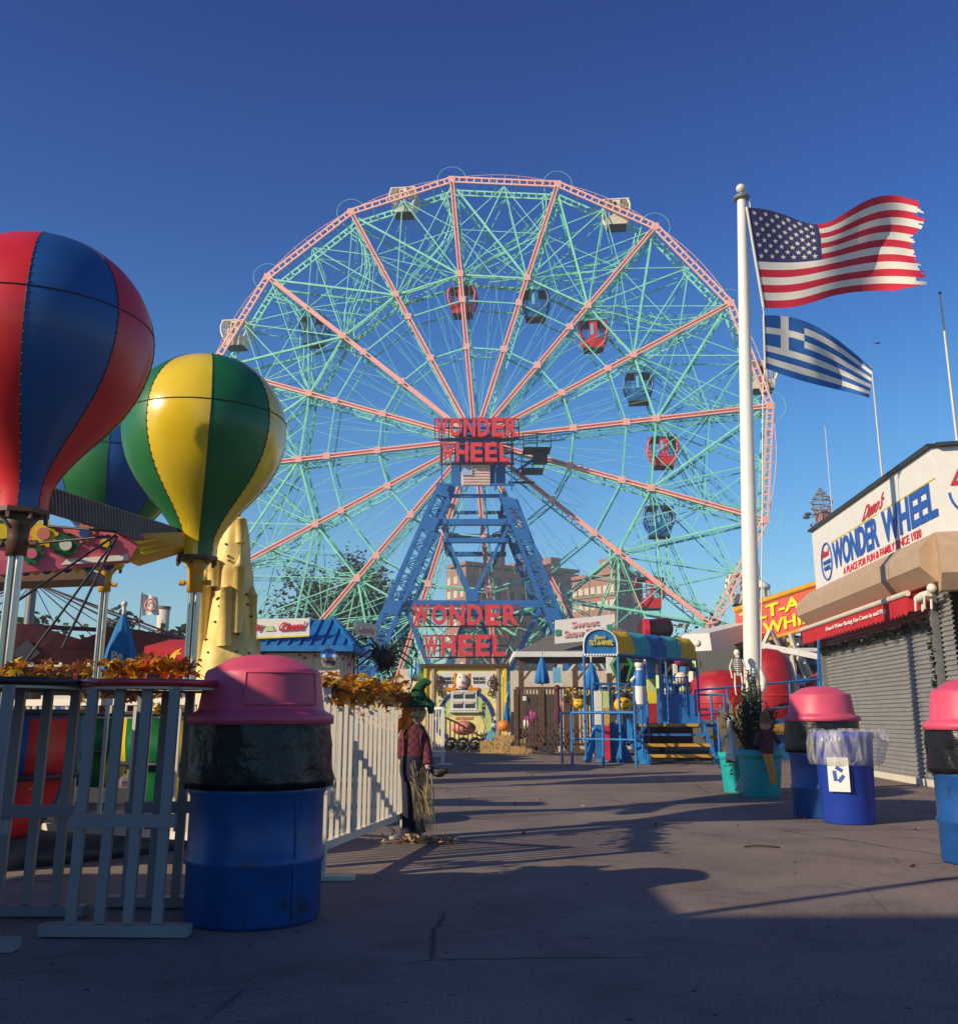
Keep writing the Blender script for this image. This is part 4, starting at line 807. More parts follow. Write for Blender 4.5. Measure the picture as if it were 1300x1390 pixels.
sg = signboard('rooftop_sign', 'white rooftop sign reading Say Cheese! on the blue booth roof', [at(292, 871, 17.75), at(420, 864, 17.75), at(420, 839, 17.75), at(292, 841, 17.75)], M['signw'])
k = MB(); text(k, 'Say', at(341, 858, 17.73), at(358, 857, 17.73), at(341, 846, 17.73), .012, .03, 0, .15); text(k, 'Cheese!', at(377, 857, 17.73), at(416, 855, 17.73), at(377, 845, 17.73), .012, .03, 0, .12); k.build('lettering', M['sred'], sg)
k = MB()
for i in range(5): k.poly([at(x, y, 17.735) for x, y in ((299 + i * 24, 869 - i), (322 + i * 24, 868 - i), (322 + i * 24, 866 - i), (299 + i * 24, 867 - i))], 0, .004, (0, -1, 0))
k.poly([at(x, y, 17.735) for x, y in ((359, 857), (374, 856), (369, 849), (362, 850))], 1, .004, (0, -1, 0)); k.build('painted_stripe', [M['yel'], M['mossg']], sg)
sg = signboard('rooftop_sign', 'small weathered sign on the right slope of the blue booth roof, by the tower leg', [at(482, 861, 18.9), at(511, 866, 19.9), at(511, 848, 19.9), at(482, 842, 18.9)], M['cream'])
k = MB(); text(k, 'Candy', at(489, 859, 18.88), at(509, 862, 19.86), at(489, 850, 18.88), .012, .03); k.build('lettering', M['rose'], sg)
# spider / witch decoration on the booth corner
sc = at(523, 893, 19.0); sp_ = thing('spider_decoration', 'big shaggy black spider with long legs hanging beside the blue booth roof', 'decoration', sc)
b = MB(); b.sph(sc, .26, 16, sz=.8); b.sph(sc + V((-.2, -.1, .08)), .14, 12); 
for i in range(260):
    d = V((random.gauss(0, 1), random.gauss(0, 1), random.gauss(0, 1))).normalized(); p = sc + d * .2; b.bar(p, p + d * random.uniform(.08, .2), .012)
b.build('shaggy_body', M['black'], sp_)
for i in range(8):
    s = -1 if i % 2 else 1; k = i // 2; l = MB(); z1 = .55 - .22 * k; l.tube([sc, sc + V((s * .35, -.05, z1 * .6 + .1)), sc + V((s * (.65 + .1 * (k % 2)), -.1, z1 - .15)), sc + V((s * (.85 - .1 * k), -.1, z1 - .75))], [.035, .028, .02, .008], 6); l.build('leg', M['black'], sp_)
sp_.scale = (.78, .78, .85)
# ================================================================== LEFT BACKGROUND: carousel, umbrella, stalls
CC = V((-9.2, 24, 0)); cr = thing('carousel', 'dark carousel with a scalloped maroon canopy edge and red posts behind the balloons', 'carousel', CC)
zc = at(150, 905, 19).z; zc2 = at(150, 872, 19).z; CRd = 5.4
b = MB(); n = 96; b.lathe([(CRd, zc), (CRd + .1, zc2 - .15)], CC, n); b.build('rounding_board', M['darkred'], cr)
b = MB(); vs = []
for k in range(n): a = 2 * PI * k / n; sc_ = abs(sin(a * 10)); vs += [CC + V(((CRd + .08) * cos(a), (CRd + .08) * sin(a), zc2 - .16)), CC + V(((CRd + .16) * cos(a), (CRd + .16) * sin(a), zc2 + .28 * sc_)), CC + V(((CRd + .02) * cos(a), (CRd + .02) * sin(a), zc2 + .28 * sc_))]
b.add(vs, [(3 * k, 3 * ((k + 1) % n), 3 * ((k + 1) % n) + 1, 3 * k + 1) for k in range(n)] + [(3 * k + 1, 3 * ((k + 1) % n) + 1, 3 * ((k + 1) % n) + 2, 3 * k + 2) for k in range(n)]); b.build('scalloped_crest', M['darkred'], cr)
b = MB(); b.lathe([(CRd - .05, zc2 - .25), (2.2, zc2 - .1), (.001, zc2)], CC, 48); b.build('canopy', M['darkred'], cr)
b = MB(); b.lathe([(1.3, .3), (1.3, zc)], CC, 24); b.build('centre_drum', M['darkred'], cr); b = MB(); b.lathe([(.001, 0), (CRd, 0), (CRd, .3), (.001, .3)], CC, 48); b.build('platform', M['wood'], cr)
for k in range(20):
    a = 2 * PI * k / 20; p = CC + V((CRd * .95 * cos(a), CRd * .95 * sin(a), .3)); s = MB(); s.tube([p, V((p.x, p.y, zc))], .045, 8); s.build('post', M['carred'], cr)
    s = MB(); q = CC + V(((CRd + .13) * cos(a + .16), (CRd + .13) * sin(a + .16), (zc + zc2) / 2)); ex = V((-sin(a + .16), cos(a + .16), 0)); s.poly([q - ex * .25, q - V((0, 0, .2)), q + ex * .25, q + V((0, 0, .24))], 0, .03, (cos(a + .16), sin(a + .16), 0)); s.build('diamond_ornament', M['dark'], cr)
    s = MB()
    for j in range(7): q = CC + V(((CRd + .1) * cos(a + j * .045), (CRd + .1) * sin(a + j * .045), zc + .03)); s.box(q, (.05, .05, .06)); 
    s.bar(CC + V(((CRd + .1) * cos(a), (CRd + .1) * sin(a), zc + .0)), CC + V(((CRd + .1) * cos(a + .27), (CRd + .1) * sin(a + .27), zc + .0)), .04); s.build('bulb_strip', M['bulb'], cr)
hr_ = at(45, 790, 26); sr = thing('swing_ride_mast', 'mast with a fan of thin stay cables above the dark carousel', 'carnival ride', (hr_.x, 26, 0)); b = MB(); b.tube([(hr_.x, 26, 0), hr_], .12, 10); b.build('mast', M['grey'], sr)
b = MB()
for i in range(22):
    a = 2 * PI * i / 22; b.tube([hr_, (hr_.x + 4.2 * cos(a), 26 + 4.2 * sin(a) * 1.0, hr_.z - 1.5)], .014, 4)
b.lathe([(4.2, hr_.z - 1.55), (4.25, hr_.z - 1.5), (4.2, hr_.z - 1.45)], (hr_.x, 26, 0), 44); b.build('stay_cables', M['darkred'], sr)
def umbrella(px, ytop, ybot, Y, label, r=.22, txt=None, zb=0, grp='closed blue patio umbrellas'):
    t = at(px, ytop, Y); bt = at(px, ybot, Y); c = V((t.x, Y, zb)); th = thing('closed_umbrella', label, 'umbrella', c, grp); H = t.z; z0 = bt.z
    b = MB(); b.lathe([(.001, H - .02), (.02, H - .06), (r * .45, H - (H - z0) * .3), (r * .85, z0 + (H - z0) * .35), (r, z0 + .04), (r * .8, z0), (.02, z0 + .05)], (c.x, c.y, 0), 48, wob=lambda a, z: 1 + .16 * sin(8 * a) * min(1, (H - z) * 1.2)); b.build('folded_canopy', M['umb'], th)
    b = MB(); b.tube([(c.x, c.y, zb), (c.x, c.y, H + .03)], .022, 8); b.sph((c.x, c.y, H + .05), .035, 8); b.build('pole', M['fence'], th)
    if txt: b = MB(); zt_ = z0 + .12; text(b, txt, (c.x - r * .2, c.y - r * 1.08, zt_), (c.x + r * .5, c.y - r * .98, zt_), (c.x - r * .2, c.y - r * 1.08, zt_ + .09), .01, .02); b.build('lettering', M['white'], th)
    return th
umbrella(169, 826, 912, 11, 'closed blue umbrella behind the chrome pole of the green and blue balloon', .165, 'Pe')
# red awning stall and striped things
AW = thing('snack_stall', 'snack stall with a red valance and white front left of the sandcastle tower', 'stall', at(235, 900, 17) * 1.0 - V((0, 0, at(235, 900, 17).z)))
b = MB(); za = at(235, 884, 17).z; xa0, xa1 = at(196, 884, 17).x, at(262, 884, 17).x
pts = []
b.add([(xa0, 17, za - .16), (xa1, 17, za - .16), (xa1, 17, za + .08), (xa0, 17, za + .08), (xa0, 18.4, za + .3), (xa1, 18.4, za + .3)], [(0, 1, 2, 3), (3, 2, 5, 4)]); b.build('awning', M['awn'], AW)
b = MB(); b.box(((xa0 + xa1) / 2, 18.6, .7), (xa1 - xa0, .8, 1.4)); b.build('counter', M['white'], AW)
for x in (xa0 + .03, (xa0 + xa1) / 2, xa1 - .03): b = MB(); b.bar((x, 17.05, 0), (x, 17.05, za), .05); b.build('post', M['carred'], AW)
b = MB(); b.poly([(xa0, 18.15, 1.15), (xa1, 18.15, 1.15), (xa1, 18.15, 1.5), (xa0, 18.15, 1.5)], 0, .03, (0, 1, 0)); b.poly([(xa0, 18.1, 1.2), (xa0 + .5, 18.1, 1.2), (xa0 + .1, 18.1, 1.4)], 1, .02, (0, -1, 0)); b.build('blue_panel', [M['skyb'], M['white']], AW)
bs = signboard('stall_sign', 'white sign board lettered Best seen through the slats at the left', [at(56, 980, 15), at(106, 980, 15), at(106, 944, 15), at(56, 944, 15)], M['signw'], .04)
b = MB(); text(b, 'Best', at(62, 964, 14.97), at(84, 964, 14.97), at(62, 950, 14.97), .012, .02); b.build('lettering', M['sblue'], bs)
b = MB(); 
for x in (58, 104): p = at(x, 975, 15.1); b.bar((p.x, 15.1, 0), (p.x, 15.1, p.z), .05)
b.bar(at(58, 975, 15.1), at(104, 975, 15.1), .04); b.build('legs', M['carred'], bs)
rp_ = thing('red_barrier', 'low red barrier rail with white uprights behind the balloon baskets', 'barrier', (at(90, 1000, 15.5).x, 15.5, 0)); b = MB(); x0, x1 = at(-60, 1000, 15.5).x, at(250, 1000, 15.5).x
b.bar((x0, 15.5, .95), (x1, 15.5, .95), .05, .22, up=(0, 0, 1)); b.build('rail', M['carred'], rp_)
for i in range(16): s = MB(); x = x0 + (x1 - x0) * i / 15; s.bar((x, 15.5, 0), (x, 15.5, 1.2), .05); s.build('upright', M['white'], rp_)
pf_ = at(205, 905, 30); fl = thing('banner_flag', 'small white flag with a round red emblem above the dark carousel', 'flag', (at(193, 850, 30).x, 30, 0))
b = MB(); p0, p1, p2, p3 = at(193, 836, 30), at(216, 834, 30), at(214, 810, 30.2), at(193, 806, 30); n = 8; vs = []
for j in (0, 1):
    for i in range(n + 1): u = i / n; q = (p0.lerp(p1, u) if j == 0 else p3.lerp(p2, u)) + V((0, .06 * sin(u * 7), .02 * sin(u * 5))); vs.append(q)
b.add(vs, [(i, i + 1, n + 2 + i, n + 1 + i) for i in range(n)], smooth=True); b.build('cloth', M['fwhite'], fl)
b = MB(); c = at(205, 821, 29.86); b.tube([c + V((.17 * cos(t), 0, .17 * sin(t))) for t in [2 * PI * i / 20 for i in range(19)]], .03, 5); b.tube([c + V((.07 * cos(t), 0, .07 * sin(t))) for t in [2 * PI * i / 20 for i in range(14)]], .025, 5); b.build('emblem', M['rose'], fl)
b = MB(); q = at(193, 804, 30); b.tube([(q.x, 30, 0), q], .025, 6); b.build('pole', M['grey'], fl)
ch = V((at(221, 850, 60).x, 60, -1.8)); t = thing('chimney_stack', 'grey cylindrical chimney stack behind the small white flag', 'chimney', ch); b = MB(); b.lathe([(.38, 0), (.36, at(221, 824, 60).z + 1.8), (.001, at(221, 824, 60).z + 1.8)], ch, 20); b.build('stack', M['cream'], t)
b = MB(); b.lathe([(.4, at(221, 827, 60).z + 1.8), (.4, at(221, 824, 60).z + 1.83), (.3, at(221, 824, 60).z + 1.83)], ch, 20); b.build('cap', M['sofd'], t)
# ================================================================== TICKET BOOTH
TY = 33.4
tb_ = V((at(632, 1018, TY).x, TY + .8, 0)); tk = thing('ticket_booth', 'yellow ticket booth painted with a clown face, stars and the word GAMES', 'booth', tb_)
x0, x1 = at(575, 1000, TY).x, at(687, 1000, TY).x; zt = at(632, 905, TY).z
b = MB(); b.box(((x0 + x1) / 2, TY + 1.0, zt / 2 + .08), (x1 - x0, 2.0, zt - .16)); b.build('wall', M['boothy'], tk)
b = MB(); b.box(((x0 + x1) / 2, TY + 1.0, zt + .04), (x1 - x0 + .25, 2.3, .09)); b.build('roof', M['brownm'], tk)
for x in (x0 + .03, x1 - .03, x0 + .28, x1 - .28): b = MB(); b.bar((x, TY - .04, 0), (x, TY - .04, zt), .09, .06); b.build('corner_trim', M['yel'] if abs(x - tb_.x) > 1.2 else M['soffit'], tk)
pq = lambda px, py, d=.02: at(px, py, TY - d)
def paint(nm, pts, m, d): b = MB(); b.poly([pq(x, y, d) for x, y in pts], 0, .008, (0, -1, 0)); return b.build(nm, m, tk)
paint('painted_panel', [(584, 916), (592, 912), (676, 912), (682, 918), (682, 1010), (584, 1010)], M['boothp'], .012)
paint('painted_panel', [(588, 920), (600, 913), (670, 913), (678, 920), (670, 935), (597, 935)], M['signw'], .022)
arc = [(632 + 42 * cos(t), 986 - 52 * sin(t) * (1 if sin(t) > 0 else .45)) for t in [2 * PI * i / 40 for i in range(40)]]
paint('painted_arch', arc, M['navy'], .032); arc2 = [(632 + 36 * cos(t), 986 - 47 * sin(t) * (1 if sin(t) > 0 else .3)) for t in [2 * PI * i / 40 for i in range(40)]]
paint('painted_arch', arc2, M['mossg'], .045); paint('painted_panel', [(612, 1012), (606, 985), (612, 972), (652, 972), (658, 985), (652, 1012)], M['boothp'], .058)
b = MB()
for px, py, r_ in ((594, 950, .09), (590, 962, .1), (671, 950, .1), (674, 962, .12), (672, 975, .12), (669, 984, .12), (662, 1000, .2), (591, 975, .1)): star(pq(px, py, .06), r_, V((1, 0, 0)), V((0, 0, 1)), b, 0, -.006)
b.build('painted_stars', M['signw'], tk)
b = MB(); b.poly([pq(*p, .05) for p in ((655, 996), (668, 990), (673, 998), (668, 1004), (660, 1005))], 0, .008, (0, -1, 0)); b.build('blue_scarf', M['skyb'], tk)
# clown face
b = MB(); c = pq(627, 925, .08); b.lathe([(.001, 0), (.2, 0), (.2, .03), (.001, .03)], (0, 0, 0), 24)
b.v = [c + V((p.x, -p.z * .4, p.y * 1.35)) for p in b.v]; b.build('clown_face', M['face'], tk)
b = MB(); b.sph(pq(627, 926, .10), .04, 10)
b.tube([pq(627 + d, 930 - abs(d) * .25 * 1 + 3, .13) for d in (-5, -3, 0, 3, 5)], .02, 6); b.build('clown_nose_and_mouth', M['rose'], tk)
b = MB(); 
for d in (-4, 4): b.sph(pq(627 + d, 919, .10), .022, 8)
b.build('clown_eyes', M['bgrn'], tk)
b = MB()
for s in (-1, 1):
    for j in range(5): b.sph(pq(627 + s * (9.5 + (j == 4) * 2), 916 + j * 4.2, .03), .07, 8, sy=.3)
    b.bar(pq(627 + s * 8, 936, .06), pq(627 + s * 22, 935, .06), .06, .1)
b.build('clown_hair', M['orange'], tk)
for s, xa_, xb_, ya, yb in (('FAMILY', 600, 616, 923, 919), ('THRILL', 600, 616, 928, 924), ('RIDES', 642, 658, 923, 919), ('SHOWS', 642, 658, 928, 924)):
    b = MB(); text(b, s, pq(xa_, ya, .04), pq(xb_, ya, .04), pq(xa_, yb, .04), .01, .02); b.build('lettering', M['brown'], tk)
for i, chh in enumerate('GAMES'): b = MB(); y = 952 + i * 5.6; text(b, chh, pq(654, y, .06), pq(658, y, .06), pq(654, y - 4.6, .06), .01, .02); b.build('lettering', M['navy'], tk)
for i, chh in enumerate('FUN'): b = MB(); y = 955 + i * 7; text(b, chh, pq(600, y, .06), pq(604, y, .06), pq(600, y - 5, .06), .01, .02); b.build('lettering', M['navy'], tk)
b = MB(); text(b, 'EXCITEMENT', pq(618, 977, .08), pq(642, 977, .08), pq(618, 973, .08), .01, .01); b.build('lettering', M['rose'], tk)
b = MB(); b.lathe([(.001, 0), (.33, 0), (.001, .02)], (0, 0, 0), 18); c = pq(629, 988, .075); b.v = [c + V((p.x * 1.2, -p.z, p.y * .7)) for p in b.v]; b.build('painted_carousel_emblem', M['rose'], tk)
b = MB(); b.poly([pq(*p, .05) for p in ((612, 964), (647, 964), (647, 937), (612, 937))], 0, .03, (0, -1, 0)); wf = b.build('window_frame', M['white'], tk)
for xx, yy in ((615, 939), (631, 939), (615, 952), (631, 952)):
    b = MB(); b.poly([pq(*p, .09) for p in ((xx, yy + 9), (xx + 13, yy + 9), (xx + 13, yy), (xx, yy))], 0, .006, (0, -1, 0)); b.build('pane', M['glass'], wf)
    b = MB(); b.poly([pq(*p, .1) for p in ((xx, yy + 4), (xx + 13, yy + 3), (xx + 13, yy), (xx, yy))], 0, .006, (0, -1, 0)); b.build('blind', M['lwin'], wf)
b = MB(); b.bar(pq(609, 966, .12), pq(650, 966, .12), .12, .05); b.build('sill', M['white'], wf)
for s in (-1, 1):  # iron scroll ornaments
    b = MB()
    for j, (dx, dy, r_) in enumerate(((0, 0, .14), (4, -6, .1), (4, 8, .12), (-1, 14, .1), (9, 0, .08))):
        c = pq(632 + s * (40 + dx * .6 - 6), 928 + dy, .1); b.tube([c + V((r_ * (1 - i / 18) * cos(i * .7) * s, 0, r_ * (1 - i / 18) * sin(i * .7))) for i in range(14)], .022, 5)
    b.tube([pq(632 + s * 38, 915, .1), pq(632 + s * 40, 928, .1), pq(632 + s * 36, 945, .1)], .03, 5); b.build('iron_scroll', M['brownm'], tk)
# white side shop left of the booth, low wall to the right
b = MB(); xx0, xx1 = at(541, 1000, 35).x, at(577, 1000, 35).x; z_ = at(555, 908, 35).z; b.box(((xx0 + xx1) / 2, 36, z_ / 2), (xx1 - xx0, 2, z_)); t = tag(b.build('cream_shed', M['cream']), 'plain cream shed joined to the left of the yellow ticket booth', 'shed')
b = MB(); c = at(566, 913, 34.8); b.lathe([(.001, 0), (.3, 0), (.001, .03)], (0, 0, 0), 24); b.v = [c + V((p.x, -p.z, p.y)) for p in b.v]; tag(b.build('round_sign', M['skyb']), 'round sky blue disc sign on the cream shed', 'sign')
wx0, wx1 = at(690, 930, 40).x, at(905, 930, 40).x; b = MB(); b.box(((wx0 + wx1) / 2, 37.5, 1.35), (wx1 - wx0, .3, 2.7)); tag(b.build('pale_wall', M['cream']), 'long pale wall behind the snack pavilion posts', 'wall')
# gate with descending rail and dark wheels
gt = thing('iron_gate', 'black iron gate with pickets and a sloping rail before the ticket booth', 'gate', gr(620, 1020)); YG = 31.5
b = MB(); pts = [at(x, y, YG) for x, y in ((604, 974), (620, 981), (636, 991), (652, 999), (662, 996))]; b.tube(pts, .035, 6); b.tube([at(x, y + 14, YG) for x, y in ((604, 994), (636, 994), (662, 996))], .03, 6)
for i in range(10):
    x = 605 + i * 6; y = 974 + (i * 6) * .42; p = at(x, y, YG); b.tube([p, (p.x, YG, .35)], .022, 5)
b.build('pickets', M['brownm'], gt)
b = MB()
for px in (612, 628, 645):
    c = at(px, 1010, YG); c.z = .32; c.z = .2; b.tube([c + V((.19 * cos(t), 0, .19 * sin(t))) for t in [2 * PI * i / 20 for i in range(21)]], .06, 6); b.sph(c, .12, 10); b.bar(c + V((-.19, 0, 0)), c + V((.19, 0, 0)), .04)
b.bar(at(606, 1012, YG), at(655, 1012, YG), .08); b.build('wheels', M['black'], gt)
def pumpkin(c, r, label, m='pumpkin', facep=False, grp=None):
    th = thing('pumpkin', label, 'pumpkin', c, grp); b = MB(); b.lathe([(max(.001, r * sin(PI * j / 10)), r * .85 * (1 - cos(PI * j / 10))) for j in range(11)], c, 32, wob=lambda a, z: 1 + .05 * abs(sin(5 * a))); b.build('shell', M[m], th)
    s = MB(); s.tube([c + V((0, 0, r * 1.65)), c + V((.02, 0, r * 1.95))], [r * .12, r * .08], 6); s.build('stem', M['brown'], th)
    if facep:
        f = MB(); cz = c + V((0, 0, r * .88))
        for dx, dz in ((-.35, .3), (.35, .3)): f.sph(cz + V((dx * r, -r * .9, dz * r)), r * .13, 8)
        f.tube([cz + V((x * r, -r * (1.02 - abs(x) * .28), (-.1 - .35 * (1 - (x / .6) ** 2)) * r)) for x in (-.6, -.4, -.2, 0, .2, .4, .6)], r * .07, 6); f.build('painted_smile', M['brown'], th)
    return th
pumpkin(V((at(684, 1000, 31).x, 31, at(684, 993, 31).z)), .20, 'orange pumpkin on a hay bale beside the yellow ticket booth')
def hay(px, py, Y, label, sz=(.9, .45, .34), z=0):
    c = V((at(px, py, Y).x, Y, z + sz[2] / 2)); b = MB(); b.box(c, sz); 
    for i in range(160):
        p = c + V((random.uniform(-.5, .5) * sz[0], random.choice([-.5, .5]) * sz[1], random.uniform(-.5, .5) * sz[2])); d = V((random.gauss(0, .05), random.gauss(0, .04), random.gauss(0, .04))); b.bar(p, p + d, .008)
    return tag(b.build('hay_bale', M['straw']), label, 'hay bale', 'hay bales by the ticket booth')
hay(672, 1010, 30.6, 'hay bale lying in front of the booth corner, left one'); hay(692, 1010, 31.0, 'upper hay bale carrying the orange pumpkin', z=.0, sz=(.9, .45, .5)); hay(700, 1010, 30.2, 'hay bale on the ground nearest the slumped figure')
b = MB(); c = at(703, 1000, 29.6); c.z = .35; th = thing('slumped_figure', 'slumped dark stuffed figure with a magenta top hat among the hay bales', 'stuffed figure', V((c.x + .3, 29.6, 0)))
c = V((c.x + .3, 29.6, .35)); b.tube([c + V((.1, 0, -.2)), c + V((.15, 0, .15)), c + V((.28, -.05, .38))], [.2, .2, .12], 12); b.tube([c + V((.1, 0, .25)), c + V((-.3, -.1, .1)), c + V((-.5, -.1, -.1))], [.07, .06, .05], 8); b.tube([c + V((.2, 0, -.15)), c + V((.5, -.2, -.2)), c + V((.7, -.3, -.3))], [.1, .08, .06], 8); b.build('body', M['jean'], th)
hd = at(715, 983, 29.6); b = MB(); b.sph(hd, .15, 14); b.build('head', M['face'], th); b = MB(); d = V((.55, 0, .6)).normalized(); b.tube([hd + d * .08, hd + d * .1, hd + d * .11, hd + d * .38], [.2, .2, .15, .17], 16); b.build('top_hat', M['magenta'], th)
b = MB(); b.bar(at(712, 968, 29.5), at(745, 985, 29.5), .05); b.bar(at(745, 985, 29.5), (at(775, 1015, 29.5).x, 29.5, .02), .05); tag(b.build('fallen_pole', M['black']), 'black pole leaning over the slumped figure', 'pole')
umbrella(687, 950, 982, 32, 'small closed blue umbrella at the right corner of the yellow booth', .11)
# ================================================================== SNACK PAVILION
PY = 31.0
pv = thing('snack_pavilion', 'open snack pavilion with a grey shingle roof, white eave and brown posts', 'pavilion', V((at(770, 1000, PY).x, PY + 1.5, 0)))
ex0, ex1 = at(700, 884, PY).x, at(905, 868, PY).x; ze = at(702, 885, PY).z; yk = PY + 4.2; zr = at(760, 852, PY + 2).z
E_ = [V((ex0, PY, ze)), V((ex1, PY, ze)), V((ex1, yk, ze)), V((ex0, yk, ze))]; T_ = [V((ex0 + 1.7, PY + 2, zr)), V((ex1 - 1.2, PY + 2, zr))]
b = MB(); b.add(E_ + T_, [(0, 1, 5, 4), (1, 2, 5), (2, 3, 4, 5), (3, 0, 4), (3, 2, 1, 0)]); b.build('roof', M['shingle'], pv)
b = MB(); b.bar(E_[0] + V((-.05, -.04, -.07)), E_[1] + V((0, -.04, -.07)), .08, .16); b.bar(E_[0] + V((-.04, 0, -.07)), E_[3] + V((-.04, 0, -.07)), .08, .16); b.build('eave', M['white'], pv)
b = MB(); b.bar(E_[0] + V((.2, .2, -.25)), E_[1] + V((0, .2, -.25)), .12, .18); b.build('beam', M['wood'], pv)
for px in (708, 761, 782, 829, 896):
    x = at(px, 940, PY).x; b = MB(); b.bar((x, PY + .25, 0), (x, PY + .25, ze - .2), .16); 
    b.bar((x, PY + .2, ze - .9), (x + .5, PY + .2, ze - .3), .07); b.build('post', M['wood'] if px != 761 else M['fence'], pv)
b = MB(); b.box(((ex0 + ex1) / 2, yk - .3, .9), (ex1 - ex0 - .4, .3, 1.8)); b.build('back_counter', M['cream'], pv)
sg = signboard('snack_sign', 'white sign with faded red lettering on the snack pavilion roof', [at(753, 874, PY - .1), at(831, 867, PY - .1), at(831, 834, PY - .1), at(753, 842, PY - .1)], M['signw'], .08)
k = MB(); text(k, 'Sweet', at(775, 853, PY - .12), at(812, 849, PY - .12), at(775, 844, PY - .12), .02, .02); text(k, 'Snow Shack', at(765, 866, PY - .12), at(822, 861, PY - .12), at(765, 856, PY - .12), .02, .02); k.build('lettering', mat('faded_lettering', (.75, .38, .33), .6), sg)
k = MB(); k.poly([at(x, y, PY - .13) for x, y in ((753, 863), (760, 862), (760, 854), (753, 855))], 0, .01, (0, -1, 0)); k.poly([at(x, y, PY - .13) for x, y in ((823, 857), (831, 856), (831, 847), (823, 848))], 0, .01, (0, -1, 0)); k.build('green_tab', mat('tab_green', (.05, .3, .2), .5), sg)
umbrella(735, 888, 928, 29, 'closed blue umbrella under the left end of the pavilion roof', .2)
umbrella(802, 895, 936, 28, 'closed blue umbrella between the pavilion post and the blue arch canopy', .22)
wf_ = thing('wooden_fence', 'brown wooden picket fence in front of the snack pavilion', 'fence', (at(745, 1000, 28.5).x, 28.5, 0)); FY = 28.5
xA, xB = at(700, 950, FY).x, at(890, 950, FY).x; zf = at(740, 934, FY).z
b = MB(); b.bar((xA, FY, zf), (xB, FY, zf), .08, .07); b.bar((xA, FY, .3), (xB, FY, .3), .06, .06); b.build('rail', M['wood'], wf_)
n = 44
for i in range(n): x = xA + (xB - xA) * i / (n - 1); b = MB(); b.bar((x, FY, .25), (x, FY, zf - .03), .045 if i % 8 else .12, .03 if i % 8 else .12); b.build('picket', M['wood'], wf_)
b = MB()
for i in range(26):
    x = xA + .2 + i * .16
    if x < xB: b.bar((x, FY - .25, .05), (x + .5, FY - .25, .8), .018); b.bar((x + .5, FY - .25, .05), (x, FY - .25, .8), .018)
b.build('lattice', M['wood'], wf_)
b = MB(); b.poly([at(x, y, FY - .08) for x, y in ((709, 951), (714, 951), (714, 945), (709, 945))], 0, .02, (0, -1, 0)); b.build('notice', M['signw'], wf_)
# bright flower / prize bundle hung on the fence
b = MB()
for i in range(90): leaf_bunch(b, at(random.uniform(765, 785), random.uniform(936, 958), 28.1), 1, .03, .13)
tag(b.build('prize_bundle', [M['yel'], M['rose'], M['signw']]), 'bundle of yellow and pink paper prizes hung on the brown wooden fence', 'decoration')
b = MB(); q = at(756, 938, 27.9); b.tube([q, q - V((0, 0, .35)), q - V((0, 0, .6)), q - V((0, 0, 1.0))], [.07, .07, .11, .02], 10, 0); b.sph(q + V((0, 0, .08)), .09, 10); tag(b.build('hanging_witch', M['plaid']), 'small hanging witch puppet at the left end of the paper prizes', 'puppet')
b = MB(); q = at(756, 934, 28); b.box(q + V((0, 0, .35)), (.22, .2, .4)); tag(b.build('blue_lantern', M['skyb']), 'blue lantern box above the hanging witch puppet', 'lantern')
# ================================================================== TILT RIDE WITH STRIPED CANOPY
DZ = .86; RY0 = 24.0
rd2 = thing('tilting_ride_platform', 'blue steel ride platform with yellow edged steps, railings and painted posts', 'ride platform', (at(870, 1000, 25).x, 25, 0))
def xy(px, Y): return at(px, 1000, Y).x
b = MB(); b.poly([(xy(803, 24.6), 24.6, DZ), (xy(985, 25.5), 25.5, DZ), (xy(1120, 27), 27, DZ), (xy(1120, 34), 34, DZ), (xy(815, 34), 34, DZ)], 0, -.08, (0, 0, 1)); b.build('deck', M['ride'], rd2)
# skirts
b = MB(); b.poly([(xy(808, 24.4), 24.4, 0), (xy(838, 24.2), 24.2, 0), (xy(838, 24.2), 24.2, DZ), (xy(808, 24.4), 24.4, DZ)], 0, .04, (0, 1, 0)); b.build('skirt_panel', M['ride'], rd2); b = MB(); b.poly([(xy(968, 25), 25, .0), (xy(1120, 25.9), 25.9, 0), (xy(1120, 25.9), 25.9, 1.1), (xy(968, 25), 25, .8)], 0, .04, (0, 1, 0)); sk_ = b.build('skirt_panel', M['ride'], rd2)
b = MB(); b.poly([(xy(948, 24.9), 24.9, .50), (xy(1120, 25.75), 25.75, .66), (xy(1120, 25.75), 25.75, 1.0), (xy(990, 25.0), 25.0, .72)], 0, .03, (0, -1, 0)); b.build('yellow_band', M['step'], sk_)
for i, (z, Y, xa_, xb_) in enumerate(((.84, 24.9, 858, 952), (.62, 24.3, 864, 957), (.40, 23.7, 872, 962), (.18, 23.15, 878, 968))):
    b = MB(); x0, x1 = xy(xa_, Y), xy(xb_, Y); b.box(((x0 + x1) / 2, Y + .15, z), (x1 - x0, .36, .05)); b.build('step', M['ride'], rd2)
    if i != 1: b = MB(); b.box(((x0 + x1) / 2, Y - .05, z), (x1 - x0, .04, .07)); b.build('step_edge', M['step'], rd2)
